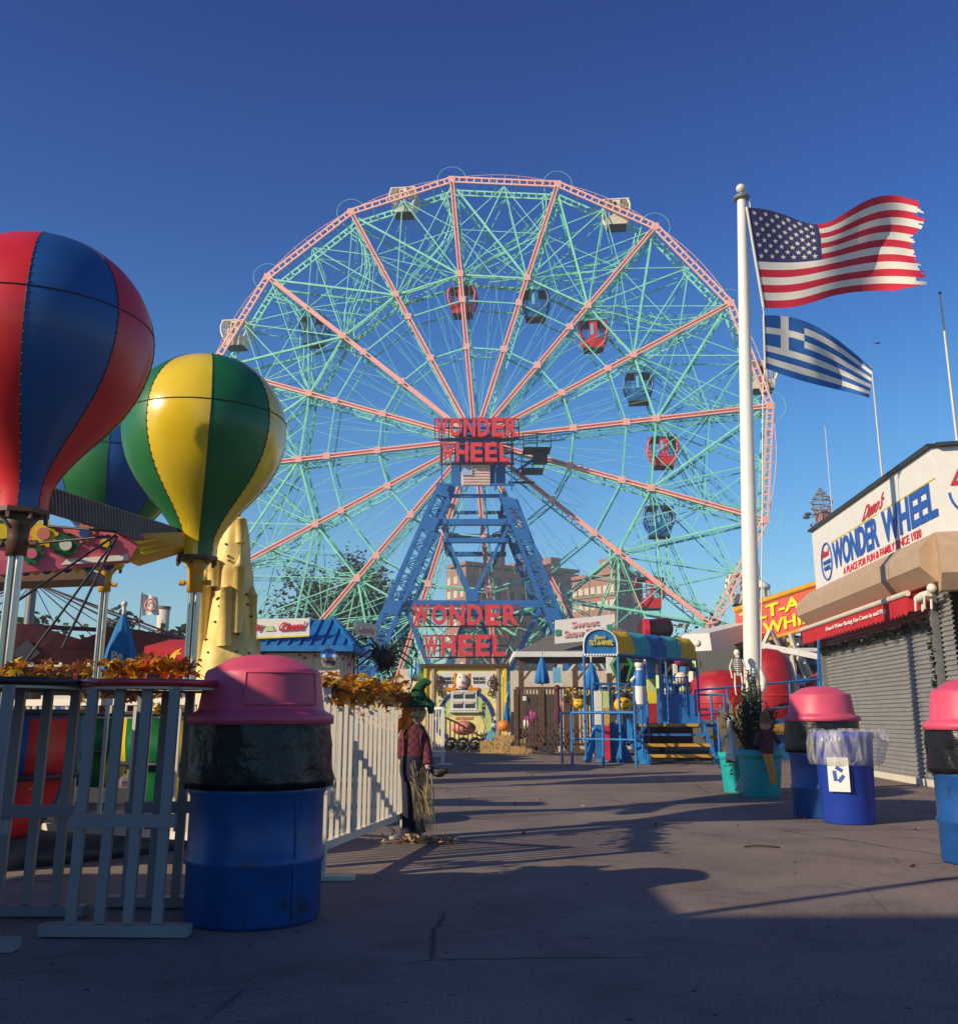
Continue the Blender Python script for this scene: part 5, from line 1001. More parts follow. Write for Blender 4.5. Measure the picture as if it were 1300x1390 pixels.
for p, q, h_ in ((V((xy(858, 25.1), 25.1, .82)), V((xy(880, 22.9), 22.9, 0)), .28), (V((xy(954, 25.1), 25.1, .82)), V((xy(970, 22.9), 22.9, 0)), .28), (V((xy(852, 24.5), 24.5, DZ)), V((xy(838, 23.6), 23.6, 0)), .3), (V((xy(985, 24.5), 24.5, DZ)), V((xy(1000, 23.6), 23.6, 0)), .3), (V((xy(812, 24.2), 24.2, DZ)), V((xy(795, 23.8), 23.8, 0)), .22), (V((xy(826, 24.1), 24.1, DZ)), V((xy(850, 23.9), 23.9, 0)), .3), (V((xy(850, 24.1), 24.1, DZ)), V((xy(876, 23.2), 23.2, 0)), .35)):
    b = MB(); b.bar(p, q, .06, h_, up=(0, 0, 1)); b.build('stringer', M['ride'], rd2)
def railing(pts, h, label_m='ride', n=3, nm='railing', z0s=None, r=.028, mids=(.5,)):
    b = MB(); pts = [V(p) for p in pts]
    for p, q in zip(pts, pts[1:]):
        b.tube([p + V((0, 0, h)), q + V((0, 0, h))], r, 7)
        for m_ in mids: b.tube([p + V((0, 0, h * m_)), q + V((0, 0, h * m_))], r * .8, 6)
        for i in range(n + 1): s = p.lerp(q, i / n); b.tube([s, s + V((0, 0, h))], r, 7)
    return b.build(nm, M[label_m], rd2)
railing([(xy(776, 22.6), 22.6, 0), (xy(862, 21.6), 21.6, 0)], 1.12, n=2, r=.032); railing([(xy(862, 21.6), 21.6, 0), (xy(880, 24.6), 24.6, .3)], 1.1, n=2)
b = MB(); p = V((xy(762, 23.5), 23.5, 0)); b.tube([p, p + V((0, 0, 1.15))], .035, 7); b.tube([p + V((0, 0, 1.12)), V((xy(862, 21.6), 21.6, 1.12))], .03, 7); b.build('railing', M['rail'], rd2)
railing([(xy(805, 24.5), 24.5, DZ), (xy(862, 24.8), 24.8, DZ)], .95, n=5, mids=(.25, .5, .75)); railing([(xy(950, 25), 25, DZ), (xy(985, 24.9), 24.9, DZ)], .7, n=2)
railing([(xy(975, 23.2), 23.2, 0), (xy(1015, 25.0), 25.0, 0)], 1.0, n=3); railing([(xy(946, 25.2), 25.2, 1.05), (xy(1118, 25.9), 25.9, 1.35)], .62, n=4, mids=(.02,))
railing([(xy(820, 33), 33, DZ), (xy(940, 33), 33, DZ)], 1.0, n=8, mids=(.33, .66))
b = MB()  # mesh gate
g0 = V((xy(902, 25.3), 25.3, DZ + .08)); g1 = V((xy(936, 25.3), 25.3, DZ + .08))
for i in range(9): q = g0.lerp(g1, i / 8); b.bar(q, q + V((0, 0, 1.05)), .022)
for i in range(7): b.bar(g0 + V((0, 0, i * .175)), g1 + V((0, 0, i * .175)), .022)
b.bar(g0, g0 + V((0, 0, 1.1)), .06); b.bar(g1, g1 + V((0, 0, 1.1)), .06); b.build('mesh_gate', M['ride'], rd2)
def paint_post(px, ytop, ybot, Y, w, cols):
    b = MB(); t = at(px, ytop, Y); z1 = t.z; z0 = max(0, at(px, ybot, Y).z); n = len(cols)
    for i in range(n): b.box((t.x, Y, z0 + (z1 - z0) * (i + .5) / n), (w, w, (z1 - z0) / n - .004), i)
    b.build('painted_post', [M[c] for c in cols], rd2)
paint_post(812, 938, 1030, 23.9, .2, ['ride', 'ride', 'white', 'white']); paint_post(821, 938, 1032, 23.8, .14, ['carred', 'carred', 'step', 'mossg'])
paint_post(882, 890, 988, 25.0, .2, ['tub', 'tub', 'yel', 'mossg', 'ride', 'ride']); paint_post(852, 960, 1000, 24.4, .14, ['carred', 'teal']); paint_post(827, 889, 914, 30.6, .2, ['white'])
# canopy
cp = thing('striped_canopy', 'barrel canopy striped yellow, teal and blue with lettering on its blue end', 'canopy', (at(865, 900, 24).x, 24.5, 0))
A0, A1 = at(792, 888, 23.5), at(838, 886, 23.5); A1.z = A0.z; wv = A1 - A0; hgt = at(812, 854, 23.5).z - A0.z; far = at(941, 880, 26.2) - at(838, 886, 23.5); far.z = 0; far.y = 2.4
n = 16; arcp = [A0 + wv * ((1 - cos(PI * i / n)) / 2) + V((0, 0, (hgt - .12) * sin(PI * i / n) ** .7 + (.12 if 0 < i < n else 0))) for i in range(n + 1)]
b = MB(); b.poly(arcp, 0, .03, (0, 1, 0)); en = b.build('arch_end', M['umb'], cp)
b = MB(); text(b, "Deno's", at(806, 868, 23.46), at(822, 868, 23.46), at(806, 862, 23.46), .015, .02, 0, .1); text(b, 'TILT-A-WHIRL', at(799, 876, 23.46), at(832, 876, 23.46), at(799, 869, 23.46), .015, .03); b.build('lettering', M['yel'], en)
b = MB(); b.tube([p - V((0, .02, 0)) for p in arcp], .02, 5, cap=False)
for i in range(12): q = A0.lerp(A1, (i + .5) / 12); b.sph(q + V((0, -.02, -.02)), .035, 8)
b.build('scalloped_trim', M['signw'], en)
cols = ['cyel', 'teal', 'cblue', 'teal', 'cyel']
for s in range(5):
    b = MB(); vs = []; m_ = 6
    for j in range(m_ + 1):
        u = (s + j / m_) / 5
        for i, p in enumerate(arcp): sag = -.05 * sin(PI * j / m_) * sin(PI * i / n); vs.append(p + far * u + V((0, 0, sag)) + V((.012 * sin(i * 2.1 + s), 0, .015 * sin(i * 1.3 + j))))
    b.add(vs, [(j * (n + 1) + i, j * (n + 1) + i + 1, (j + 1) * (n + 1) + i + 1, (j + 1) * (n + 1) + i) for j in range(m_) for i in range(n)], smooth=True); b.build('canvas_stripe', M[cols[s]], cp)
b = MB()
for k, q in enumerate((A0, A1, A0 + far, A1 + far, A1 + far * .5)): b.tube([(q.x, q.y, .1 if k < 2 else DZ), (q.x, q.y, q.z)], .03, 8)
for q in (A0, A1): b.tube([q, q + far], .025, 6)
b.tube([A0, A1], .02, 6); b.tube([A0 + far, A1 + far], .02, 6); b.build('frame', M['ride'], cp)
b = MB(); q = A1 + far + V((.05, 0, .42)); b.sph(q, .09, 12); tag(b.build('white_globe_lamp', M['signw']), 'white globe lamp at the far end of the striped canopy', 'lamp')
# pumpkins with flower pots
for px, py, Y, r_, lab in ((845, 957, 23.8, .21, 'large smiling yellow pumpkin bucket under the marigolds on the blue railing'), (786, 955, 26.5, .16, 'small smiling yellow pumpkin bucket left of the white painted post')):
    c = at(px, py, Y) - V((0, 0, r_ * .85)); pumpkin(c, r_, lab, 'smile', True, 'smiling pumpkin buckets')
    f = MB(); cc = c + V((0, .05, r_ * 2.1))
    for i in range(60): leaf_bunch(f, cc + V((random.gauss(0, .16), random.gauss(0, .12), abs(random.gauss(.05, .08)))), 1, .01, .08)
    st = thing('marigold_plant', 'yellow marigolds above the %s pumpkin bucket' % ('large smiling' if r_ > .2 else 'small smiling'), 'flowers', cc); f.build('blossoms', [M['yel'], M['smile'], M['mossg']], st)
    s = MB(); s.lathe([(.001, -.1), (.1, -.1), (.15, .02), (.001, .02)], cc, 12); s.build('hanging_pot', M['brown'], st)
    s2 = MB(); s2.bar(c + V((0, .12, r_)), c + V((0, .3, r_)), .04); 
# red tubs of the ride
def tub(px, ybot, Y, w, h, yaw, label):
    z0 = DZ + .1; c = V((at(px, 950, Y).x, Y, z0)); th = thing('ride_tub', label, 'ride car', c, 'red tubs of the tilting ride'); b = MB(); n = 40; vs = []
    prof = [(.86, 0), (.97, .14), (1.0, .35), (.97, .6), (.86, .82), (.66, .96), (.4, 1.03), (.001, 1.06)]
    for r_, z in prof:
        for k in range(n + 1): a = yaw + R(-118) + R(236) * k / n; vs.append(c + V((w * r_ * cos(a), w * r_ * sin(a), z * h)))
    b.add(vs, [(j * (n + 1) + k, j * (n + 1) + k + 1, (j + 1) * (n + 1) + k + 1, (j + 1) * (n + 1) + k) for j in range(len(prof) - 1) for k in range(n)], smooth=True); b.build('shell', M['tub'], th)
    s = MB(); s.lathe([(.001, .0), (w * .8, .0), (w * .8, .12), (.001, .12)], c, 28); s.build('base', M['dark'], th)
    s = MB(); s.lathe([(w * .55, .12), (w * .6, .5), (w * .5, .52), (.001, .45)], c, 28); s.build('seat', M['tub'], th)
    s = MB(); s.tube([c + V((w * 1.005 * cos(yaw + R(-118 + 236 * k / 30)), w * 1.005 * sin(yaw + R(-118 + 236 * k / 30)), h * .35)) for k in range(31)], .02, 5); s.build('trim', M['carred'], th)
tub(980, 0, 28.5, .95, 1.3, R(-95), 'sunlit red ride tub left of the flagpole'); tub(1044, 0, 26.8, .74, 1.75, R(-70), 'tall shaded red ride tub right of the flagpole'); 
# overhead white beams, lights and machinery of the ride
b = MB()
ms = thing('ride_machinery', 'white truss beams, blue braces and red motor arms under the tilted ride sign', 'ride machinery', (at(1060, 900, 30).x, 30, 0))
b.bar(at(945, 872, 29), at(1003, 857, 31), .9, .5, up=(0, 0, 1)); b.build('white_roof_beam', M['white'], ms)
b = MB(); b.bar(at(1030, 876, 28.5), at(1112, 892, 28), .28, .16); b.bar(at(1028, 882, 28.7), at(1112, 882, 28.7), .1, .1)
for i in range(8): b.bar(at(1030 + i * 11, 878 + i * 1.5, 28.4), at(1036 + i * 11, 888 + i, 28.4), .05)
b.build('white_truss', M['white'], ms)
def strut_set(nm, m, L, w):
    for (x0, y0, x1, y1, Y) in L: b = MB(); b.bar(at(x0, y0, Y), at(x1, y1, Y + .3), w); b.build(nm, M[m], ms)
strut_set('cream_strut', 'cream', [(1045, 855, 1033, 882, 29), (1045, 855, 1060, 882, 29), (1068, 862, 1075, 890, 29.5), (1072, 860, 1100, 940, 29), (1065, 885, 1082, 945, 28.5), (1080, 850, 1066, 880, 30), (1090, 895, 1104, 930, 29), (1074, 890, 1085, 960, 28)], .1)
strut_set('red_strut', 'carred', [(1030, 868, 1052, 870, 30), (1050, 860, 1070, 885, 30.5), (1095, 930, 1112, 915, 27.5), (1085, 945, 1112, 925, 27.2), (1036, 862, 1026, 880, 30), (1056, 858, 1046, 884, 31)], .12)
strut_set('blue_brace', 'ride', [(1062, 880, 1115, 905, 30), (1070, 930, 1112, 918, 28), (1072, 950, 1110, 935, 28), (1078, 915, 1112, 950, 29), (1112, 850, 1112, 960, 26)], .1)
for i in range(46):
    px, py = random.uniform(1064, 1112), random.uniform(868, 960); Y = random.uniform(29, 32); b = MB(); b.box(at(px, py, Y), (random.uniform(.08, .26), .2, random.uniform(.06, .24)), rz=random.random()); b.build('fitting', M[random.choice(['carred', 'ride', 'yel', 'white', 'orange', 'brownm', 'purple', 'dark'])], ms)
b = MB(); b.poly([at(x, y, 30.8) for x, y in ((1066, 960), (1113, 960), (1113, 868), (1066, 860))], 0, .1, (0, 1, 0)); b.build('inner_panel', M['darkred'], ms)
# cluttered ride interior beneath the canopy
it = thing('ride_control_stand', 'ride control stand with blue figures and dark shelves under the striped canopy', 'control stand', (at(900, 950, 29).x, 29, DZ))
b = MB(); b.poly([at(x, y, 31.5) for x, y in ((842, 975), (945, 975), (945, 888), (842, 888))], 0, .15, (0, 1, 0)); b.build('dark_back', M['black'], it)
for i in range(40):
    px, py = random.uniform(858, 946), random.uniform(893, 952); b = MB(); Y = random.uniform(28.5, 30.5); sx = random.uniform(.08, .3)
    if i % 3: b.box(at(px, py, Y), (sx, .2, random.uniform(.12, .4)), rz=random.random())
    else: b.sph(at(px, py, Y), sx * .6, 10)
    b.build('prop', M[random.choice(['ride', 'skyb', 'white', 'carblue', 'cream', 'purple', 'mossg', 'skyb'])], it)
b = MB(); b.box(at(905, 965, 28.4), (1.6, .6, .9)); b.build('desk', M['ride'], it)
b = MB(); q = at(868, 925, 27.5); b.sph(q + V((0, 0, .45)), .13, 12); b.tube([q + V((0, 0, .35)), q, q - V((0, 0, .6))], [.1, .16, .12], 10); b.tube([q + V((0, 0, .25)), q + V((-.25, -.1, 0))], .05, 6); wfg = thing('standing_figure', 'white headed figure in a blue vest standing left of the tall painted post', 'figure', q - V((0, 0, .6))); b.build('body', M['white'], wfg); b = MB(); b.tube([q + V((0, 0, .3)), q + V((0, 0, .15)), q - V((0, 0, .12))], [.12, .175, .16], 12); b.build('vest', M['ride'], wfg); b = MB(); b.lathe([(.2, .54), (.13, .55), (.1, .7), (.001, .72)], q, 14); b.build('cap', M['dark'], wfg)
b = MB(); 
for s in (-1, 1): q = at(845, 902, 29.5); b.tube([q + V((s * .1, 0, .3)), q + V((s * .3, 0, 0)), q + V((s * .12, 0, -.5))], [.05, .09, .04], 8)
b.bar(at(845, 902, 29.5) + V((-.3, 0, 0)), at(845, 902, 29.5) + V((.3, 0, 0)), .06); tag(b.build('green_frame', M['bgrn']), 'green curved frame under the yellow end of the canopy', 'frame')
# red ride sign behind flagpole
sg = thing('ride_sign', 'tilted red ride sign reading TILT-A-WHIRL in yellow behind the flagpole', 'sign', at(1050, 870, 32)); b = MB()
S0, S1, S2, S3 = at(1000, 880, 31), at(1124, 845, 28.2), at(1124, 796, 28.2), at(1000, 828, 31); S2 = V((S1.x, S1.y, S1.z + (S3.z - S0.z))); S3 = V((S0.x, S0.y, S3.z))
b.poly([S0, S1, S2, S3], 0, .25, (.3, 1, 0)); bd = b.build('board', mat('ride_sign_red', (.62, .09, .06), .5, dirt=(.4, .1, .06), dscale=3), sg)
dx = S1 - S0; dz = S3 - S0; nn_ = dx.cross(dz).normalized(); nn_ = nn_ if nn_.y < 0 else -nn_; sp3 = lambda u, v: S0 + dx * u + dz * v + nn_ * .02
for s, u0, u1, v0, v1 in (('TILT-A-', .06, .80, .54, .86), ('WHIRL', .32, .97, .12, .44)):
    b = MB(); text(b, s, sp3(u0, v0), sp3(u1, v0), sp3(u0, v1), .025, .03); b.build('lettering', M['yel'], bd)
b = MB()
for v, u0, u1 in ((.60, .8, .98), (.68, .82, .97), (.76, .8, .9), (.2, .1, .34), (.28, .05, .3), (.36, .12, .3)): b.bar(sp3(u0, v), sp3(u1, v), .04, .02, up=nn_)
b.build('painted_streak', M['orange'], bd)
b = MB(); b.sph(at(1004, 866, 30.8), .28, 16); b.sph(at(1117, 806, 28), .26, 16); b.tube([S3, S2], .09, 8); b.tube([S0, S1], .06, 8); b.build('yellow_edge', M['gold'], bd)
b = MB(); b.tube([at(1002, 845, 31.4), V((at(1002, 845, 31.4).x, 31.4, 0))], .1, 8); b.build('sign_post', M['dark'], sg); b = MB(); b.tube([at(1090, 850, 29.4), V((at(1090, 850, 29.4).x, 29.4, 0))], .1, 8); b.build('sign_post', M['dark'], sg)
th = thing('roof_vent_tower', 'small white louvred turret above the red ride sign', 'turret', (at(1033, 850, 36).x, 36, 0)); b = MB(); q0 = at(1033, 822, 36); q1 = at(1033, 797, 36)
for a in range(8): b.bar((q0.x + .3 * cos(a * PI / 4), 36 + .3 * sin(a * PI / 4), q0.z - 3), (q0.x + .28 * cos(a * PI / 4), 36 + .28 * sin(a * PI / 4), q1.z), .09)
b.lathe([(.36, q1.z - .05), (.36, q1.z + .06), (.1, q1.z + .25), (.001, q1.z + .25)], (q0.x, 36, 0), 16); b.lathe([(.34, q0.z - .1), (.34, q0.z), (.001, q0.z)], (q0.x, 36, 0), 16); b.build('louvres', M['signw'], th)
b = MB(); b.tube([(q0.x, 36, q1.z + .2), (q0.x, 36, at(1033, 765, 36).z)], .02, 5); b.build('spike', M['grey'], th)
# red cylinder housing on a back roof + low dark roof
b = MB(); c0, c1_ = at(874, 855, 36), at(904, 852, 36.6); b.tube([c0, c1_], .36, 24, 1); b.tube([c0 - V((.05, 0, 0)), c0 + V((.15, 0, 0))], .40, 24); tag(b.build('loading_gate_drum', [M['carred'], M['darkred']]), 'red drum shaped housing below the lowest red gondola', 'housing')
b = MB(); q = at(890, 872, 36); b.box((q.x, 37.4, q.z / 2), (2.6, 1.5, q.z)); tag(b.build('loading_hut', M['darkred']), 'dark hut under the red drum housing behind the canopy', 'hut')
b = MB(); r0, r1 = at(905, 872, 44), at(1010, 850, 44); b.add([(r0.x, 42, r0.z - .4), (r1.x + 2, 42, r0.z - .4), (r1.x + 2, 46, r0.z + .5), (r0.x + 2, 46, r0.z + .5), (r0.x, 42, -1.8), (r1.x + 2, 42, -1.8), (r1.x + 2, 48, -1.8), (r0.x, 48, -1.8)], [(0, 1, 2, 3), (4, 5, 1, 0), (5, 6, 2, 1), (7, 4, 0, 3), (6, 7, 3, 2)]); tag(b.build('grey_roofed_shed', M['shingle']), 'low grey roofed shed behind the striped canopy, under the wheel rim', 'shed')
# ================================================================== RIGHT BUILDING
CX, CY_ = 6.78, 14.2; BX, BY = 7.24, 21.0
D = V((BX - CX, BY - CY_, 0)).normalized(); NO = V((-D.y, D.x, 0)).normalized()    # outward normal to the left
if NO.x > 0: NO = -NO
W0 = V((CX, CY_, 0)); L_ = (V((BX, BY, 0)) - W0).length
FD2 = V((.96, -.28, 0)).normalized(); FN2 = V((-.28, -.96, 0)).normalized()
bd = thing('arcade_building', 'arcade building with roller shutters and a white rooftop sign band on the right', 'building', W0)
wp_ = lambda s, o, z: W0 + D * s + NO * o + V((0, 0, z))
ZT, ZB = 4.92, 3.62
b = MB(); foot = [W0 - NO * .0, W0 + D * L_, W0 + D * L_ - NO * 9, W0 + FD2 * 9 + D * 1.0, W0 + FD2 * 9]
b.poly([V((p.x, p.y, .0)) - NO * .12 for p in foot], 0, 4.55, (0, 0, 1)); b.build('wall', M['sofd'], bd)
def profile_ext(nm, m, prof, s0, s1, par=None):
    b = MB(); n = len(prof); vs = [wp_(s, o, z) for s in (s0, s1) for o, z in prof]; b.add(vs, [(i, (i + 1) % n, n + (i + 1) % n, n + i) for i in range(n)] + [tuple(range(n)), tuple(range(2 * n - 1, n - 1, -1))]); return b.build(nm, m, par or bd)
profile_ext('soffit_housing', M['soffit'], [(0, 3.60), (.22, 3.60), (.46, 3.36), (.46, 3.12), (.24, 2.90), (0, 2.90)], -.06, L_ + .35)
def fext(nm, m, prof, s0, s1):
    b = MB(); n = len(prof); vs = [W0 + FD2 * s + FN2 * o + V((0, 0, z)) for s in (s0, s1) for o, z in prof]; b.add(vs, [(i, (i + 1) % n, n + (i + 1) % n, n + i) for i in range(n)] + [tuple(range(n)), tuple(range(2 * n - 1, n - 1, -1))]); return b.build(nm, m, bd)
fext('soffit_housing', M['soffit'], [(.02, 3.598), (.22, 3.598), (.46, 3.36), (.46, 2.98), (.24, 2.76), (.02, 2.76)], -.2, 9)
# roller shutter
b = MB(); prof = []; n = 42; z1 = 2.95
for i in range(n): z = .04 + z1 * i / n; dz_ = z1 / n; prof += [(.02, z), (.05, z + dz_ * .25), (.05, z + dz_ * .6), (.02, z + dz_ * .9)]
def shut(s0, s1, o=0.0):
    b = MB(); vs = [wp_(s, oo + o, z) for s in (s0, s1) for oo, z in prof]; m_ = len(prof); b.add(vs, [(i, i + 1, m_ + i + 1, m_ + i) for i in range(m_ - 1)]); return b.build('roller_shutter', M['shutter'], bd)
shut(.72, L_ - .02); shut(.04, .5)
for s in (.62, L_ - .03): b = MB(); b.bar(wp_(s, .08, 0), wp_(s, .08, 2.85), .10, .10); b.build('shutter_guide', M['grey'], bd)
b = MB(); b.bar(wp_(.7, .07, .05), wp_(L_, .07, .05), .06, .1); b.build('shutter_foot', M['fence'], bd)
b = MB(); vs = [W0 + FD2 * s + FN2 * o + V((0, 0, z)) for s in (.7, 9) for o, z in prof]; m_ = len(prof); b.add(vs, [(i, i + 1, m_ + i + 1, m_ + i) for i in range(m_ - 1)]); b.build('roller_shutter', M['shutter'], bd)
b = MB(); p = W0 + FD2 * .22 + FN2 * .12; b.box(p + V((0, 0, 1.3)), (.22, .16, 2.6), rz=-.28); p2 = W0 + FD2 * .5 + FN2 * .14; b.bar(p2, p2 + V((0, 0, 2.6)), .09); b.build('corner_pillar', mat('pillar_grey', (.42, .41, .39), .5), bd)
# sign band
b = MB(); b.poly([wp_(0, .10, ZB), wp_(L_ + .05, .10, ZB), wp_(L_ + .05, .10, ZT - .02), wp_(0, .10, ZT - .02)], 0, .12, -NO); sb1 = b.build('sign_band', M['signw'], bd)
b = MB(); q = W0 + NO * .10; b.poly([q + V((0, 0, ZB)), q + FD2 * 6 + V((0, 0, ZB)), q + FD2 * 6 + V((0, 0, ZT - .02)), q + V((0, 0, ZT - .02))], 0, .12, -FN2); sb2 = b.build('sign_band', M['signw'], bd)
b = MB(); b.bar(wp_(-.05, .04, ZT), wp_(L_ + .1, .04, ZT), .26, .05); b.bar(W0 + NO * .04 + V((0, 0, ZT)), W0 + NO * .04 + FD2 * 9 + V((0, 0, ZT)), .26, .05); b.build('roof_edge', M['dark'], bd)
def sgn(px, py):  # point on the band
    r_ = ray(px, py); p0 = wp_(0, .10, 0); t = (p0 - V((0, 0, HC))).dot(NO) / r_.dot(NO); return V((0, 0, HC)) + r_ * t
def sl(par, s, m, a, b_, c, off=.02, slant=0, depth=.012): k = MB(); text(k, s, sgn(*a), sgn(*b_), sgn(*c), depth, off, 0, slant); return k.build('lettering', M[m], par)
def slz(par, s, m, s0, s1, z0, z1, off=.02, slant=0, wob=0, depth=.012):
    k = MB(); text(k, s, wp_(s0, .104, z0), wp_(s1, .104, z0 + wob), wp_(s0, .104, z1), depth, off, 0, slant); return k.build('lettering', M[m], par)
def s_of(px, py): return (sgn(px, py) - wp_(0, .1, 0)).dot(D)
sW0, sW1 = s_of(1131, 760), s_of(1271, 680)
slz(sb1, 'WONDER', 'sblue', sW0, s_of(1192, 720), 3.86, 4.40, .032); slz(sb1, 'WHEEL', 'sblue', s_of(1198, 720), sW1, 3.86, 4.40, .032)
b = MB(); b.bar(wp_(sW0, .106, 4.425), wp_(s_of(1192, 720), .106, 4.425), .006, .02); b.bar(wp_(s_of(1198, 720), .106, 4.425), wp_(sW1, .106, 4.425), .006, .02); b.build('yellow_outline', M['yel'], sb1)
slz(sb1, "Deno's", 'sred', s_of(1169, 700), s_of(1207, 700), 4.44, 4.68, .012, .25, .04)
slz(sb1, 'A PLACE FOR FUN & FAMILY SINCE 1920', 'sred', s_of(1145, 775), s_of(1250, 720), 3.68, 3.81, .004, .0)
# oval emblem
ce = V(sgn(1122, 758)); ow = (sgn(1129, 758) - ce).length; oh = .37; b = MB(); b.tube([wp_((ce - wp_(0, .1, 0)).dot(D) + ow * cos(t), .112, 4.10 + oh * sin(t)) for t in [2 * PI * i / 36 for i in range(37)]], .018, 5, cap=False); b.build('emblem_ring', M['sblue'], sb1)
sc_ = (ce - wp_(0, .1, 0)).dot(D); slz(sb1, "Deno's", 'sred', sc_ + ow * .9, sc_ - ow * .7, 4.20, 4.36, .01, .2); slz(sb1, 'WONDER', 'sblue', sc_ + ow * .75, sc_ - ow * .75, 4.04, 4.13, .02); slz(sb1, 'WHEEL', 'sblue', sc_ + ow * .65, sc_ - ow * .65, 3.92, 4.01, .02)
k = MB(); fp2 = lambda s, z: W0 + NO * .10 + FD2 * s + FN2 * .004 + V((0, 0, z)); text(k, "Deno's", fp2(.2, 4.3), fp2(1.3, 4.3), fp2(.2, 4.72), .012, .012, 0, .2); k.build('lettering', M['sred'], sb2)
k = MB(); text(k, 'WONDER', fp2(.32, 4.08), fp2(1.25, 4.08), fp2(.32, 4.25), .012, .04); text(k, 'WHEEL', fp2(.4, 3.84), fp2(1.15, 3.84), fp2(.4, 4.02), .012, .04); k.tube([fp2(.78 + .6 * cos(t), 4.2 + .45 * sin(t)) for t in [PI + PI * i / 20 for i in range(21)]], .02, 5); k.build('lettering', M['sblue'], sb2)
# awning
aw = thing('red_awning', 'red scalloped awning reading Water Racing Fun over the roller shutter', 'awning', wp_(3.5, .3, 2.5)); n = 36; s0, s1 = .62, L_ + .12; b = MB()
b.add([wp_(s0, .05, 2.88), wp_(s1, .05, 2.88), wp_(s1, .44, 2.80), wp_(s0, .44, 2.80)], [(0, 1, 2, 3)]); b.build('canvas_top', M['awn'], aw)
b = MB(); vs = []; m_ = n * 4
for i in range(m_ + 1): s = s0 + (s1 - s0) * i / m_; vs += [wp_(s, .45, 2.78), wp_(s, .45 + .01 * sin(s * 9), 2.54 - .05 * abs(sin(PI * i / 4)))]
b.add(vs, [(2 * i, 2 * i + 2, 2 * i + 3, 2 * i + 1) for i in range(m_)]); b.add([wp_(s0, .05, 2.86), wp_(s0, .45, 2.78), wp_(s0, .45, 2.54), wp_(s0, .05, 2.6)], [(0, 1, 2, 3)]); vl = b.build('valance', M['awn'], aw)
k = MB(); text(k, "Deno's Water Racing Fun Come in and Play", wp_(5.0, .468, 2.60), wp_(1.5, .468, 2.60), wp_(5.0, .468, 2.70), .008, .015); k.build('lettering', M['signw'], vl)
b = MB(); b.tube([wp_(s0 - .06, .45, 2.81), wp_(s1, .45, 2.81)], .045, 12); b.build('front_tube', M['fence'], aw)
b = MB(); b.bar(wp_(s0 + .1, .1, 2.76), wp_(s0 + .1, .43, 2.72), .04); b.bar(wp_(s0 + .1, .1, 2.76), wp_(s1 - .1, .1, 2.76), .04); b.build('awning_arm', M['dark'], aw)
b = MB(); q = wp_(.36, .30, 2.74); b.tube([q + V((0, -.22, .02)), q, q + V((0, .2, -.02))], [.05, .07, .06], 8); b.sph(q + V((0, -.3, .08)), .07, 10)
for dy in (-.15, .15):
    for dx_ in (-.05, .05): b.tube([q + V((dx_, dy, 0)), q + V((dx_, dy + .03, -.2))], .02, 5)
tag(b.build('skeleton_dog', M['bone']), 'small white skeleton dog perched at the near end of the red awning', 'decoration')
# dark garland on the shutter
b = MB()
for i in range(70): s = .72 + (L_ - .82) * i / 69; leaf_bunch(b, wp_(s, .13, 2.36 + .03 * sin(i * .9)), 5, .03, .10)
for i in range(34): leaf_bunch(b, wp_(.66, .14, 2.36 - i * .055), 5, .03, .09)
gm = [mat('dark_foliage', (.012, .022, .012), .8), mat('dark_foliage_green', (.02, .05, .02), .8), M['black']]
tag(b.build('dark_garland', gm), 'dark evergreen garland framing the roller shutter', 'garland')
# rooftop masts
def mast(px, ytop, ybot, Y, label, r=.03, zb=None, m='cream'):
    t = at(px, ytop, Y); z0 = at(px, ybot, Y).z if zb is None else zb; th = thing('mast', label, 'mast', (t.x, Y, z0), 'thin masts above the arcade roof'); b = MB(); b.tube([(t.x, Y, z0), t.lerp(V((t.x, Y, z0)), .5), t], [r * .7, r * .6, r * .4], 8); b.build('pole', M[m], th); b = MB(); b.sph(t, r * .8, 8); b.tube([(t.x, Y, z0), (t.x, Y, z0 + .6)], r * 1.1, 8); b.build('fittings', M['grey'], th)
mast(1275, 398, 610, 15, 'tall two tone mast at the right edge above the sign corner', .035, 4.5); mast(1182, 496, 664, 18, 'thin mast rising behind the tip of the Greek flag', .028, 4.5); mast(1119, 578, 720, 34, 'faint distant mast left of the arcade sign', .03, 0)
# distant parachute style tower
pt = V((at(1117, 715, 150).x, 150, -1.8)); th = thing('observation_tower', 'distant lattice tower with a ringed crown left of the arcade sign', 'tower', pt); zq = lambda y: at(1117, y, 150).z + 1.8; b = MB()
for a in range(6):
    p = lambda r_, z: pt + V((r_ * cos(a * PI / 3), r_ * sin(a * PI / 3), z)); b.bar(p(2.2, 0), p(.9, zq(690)), .22); 
    for i in range(9): z0 = zq(690) * i / 9; z1_ = zq(690) * (i + 1) / 9; r0_ = 2.2 - 1.3 * i / 9; q = pt + V(((r0_ - .14) * cos((a + 1) * PI / 3), (r0_ - .14) * sin((a + 1) * PI / 3), z1_)); b.bar(p(r0_, z0), q, .1)
b.build('lattice', M['rose'], th); b = MB()
for y, r_ in ((712, 1.9), (697, 1.2), (690, 1.5), (682, 1.6), (676, 1.2), (670, .7)):
    b.tube([pt + V((r_ * cos(t), r_ * sin(t), zq(y))) for t in [2 * PI * i / 20 for i in range(21)]], .12, 5, cap=False)
for a in range(6): b.tube([pt + V((r_ * cos(a * PI / 3), r_ * sin(a * PI / 3), zq(y))) for y, r_ in ((697, 1.2), (690, 1.5), (682, 1.6), (676, 1.2), (668, .5), (662, .1))], .07, 4)
b.build('crown', M['grey'], th)
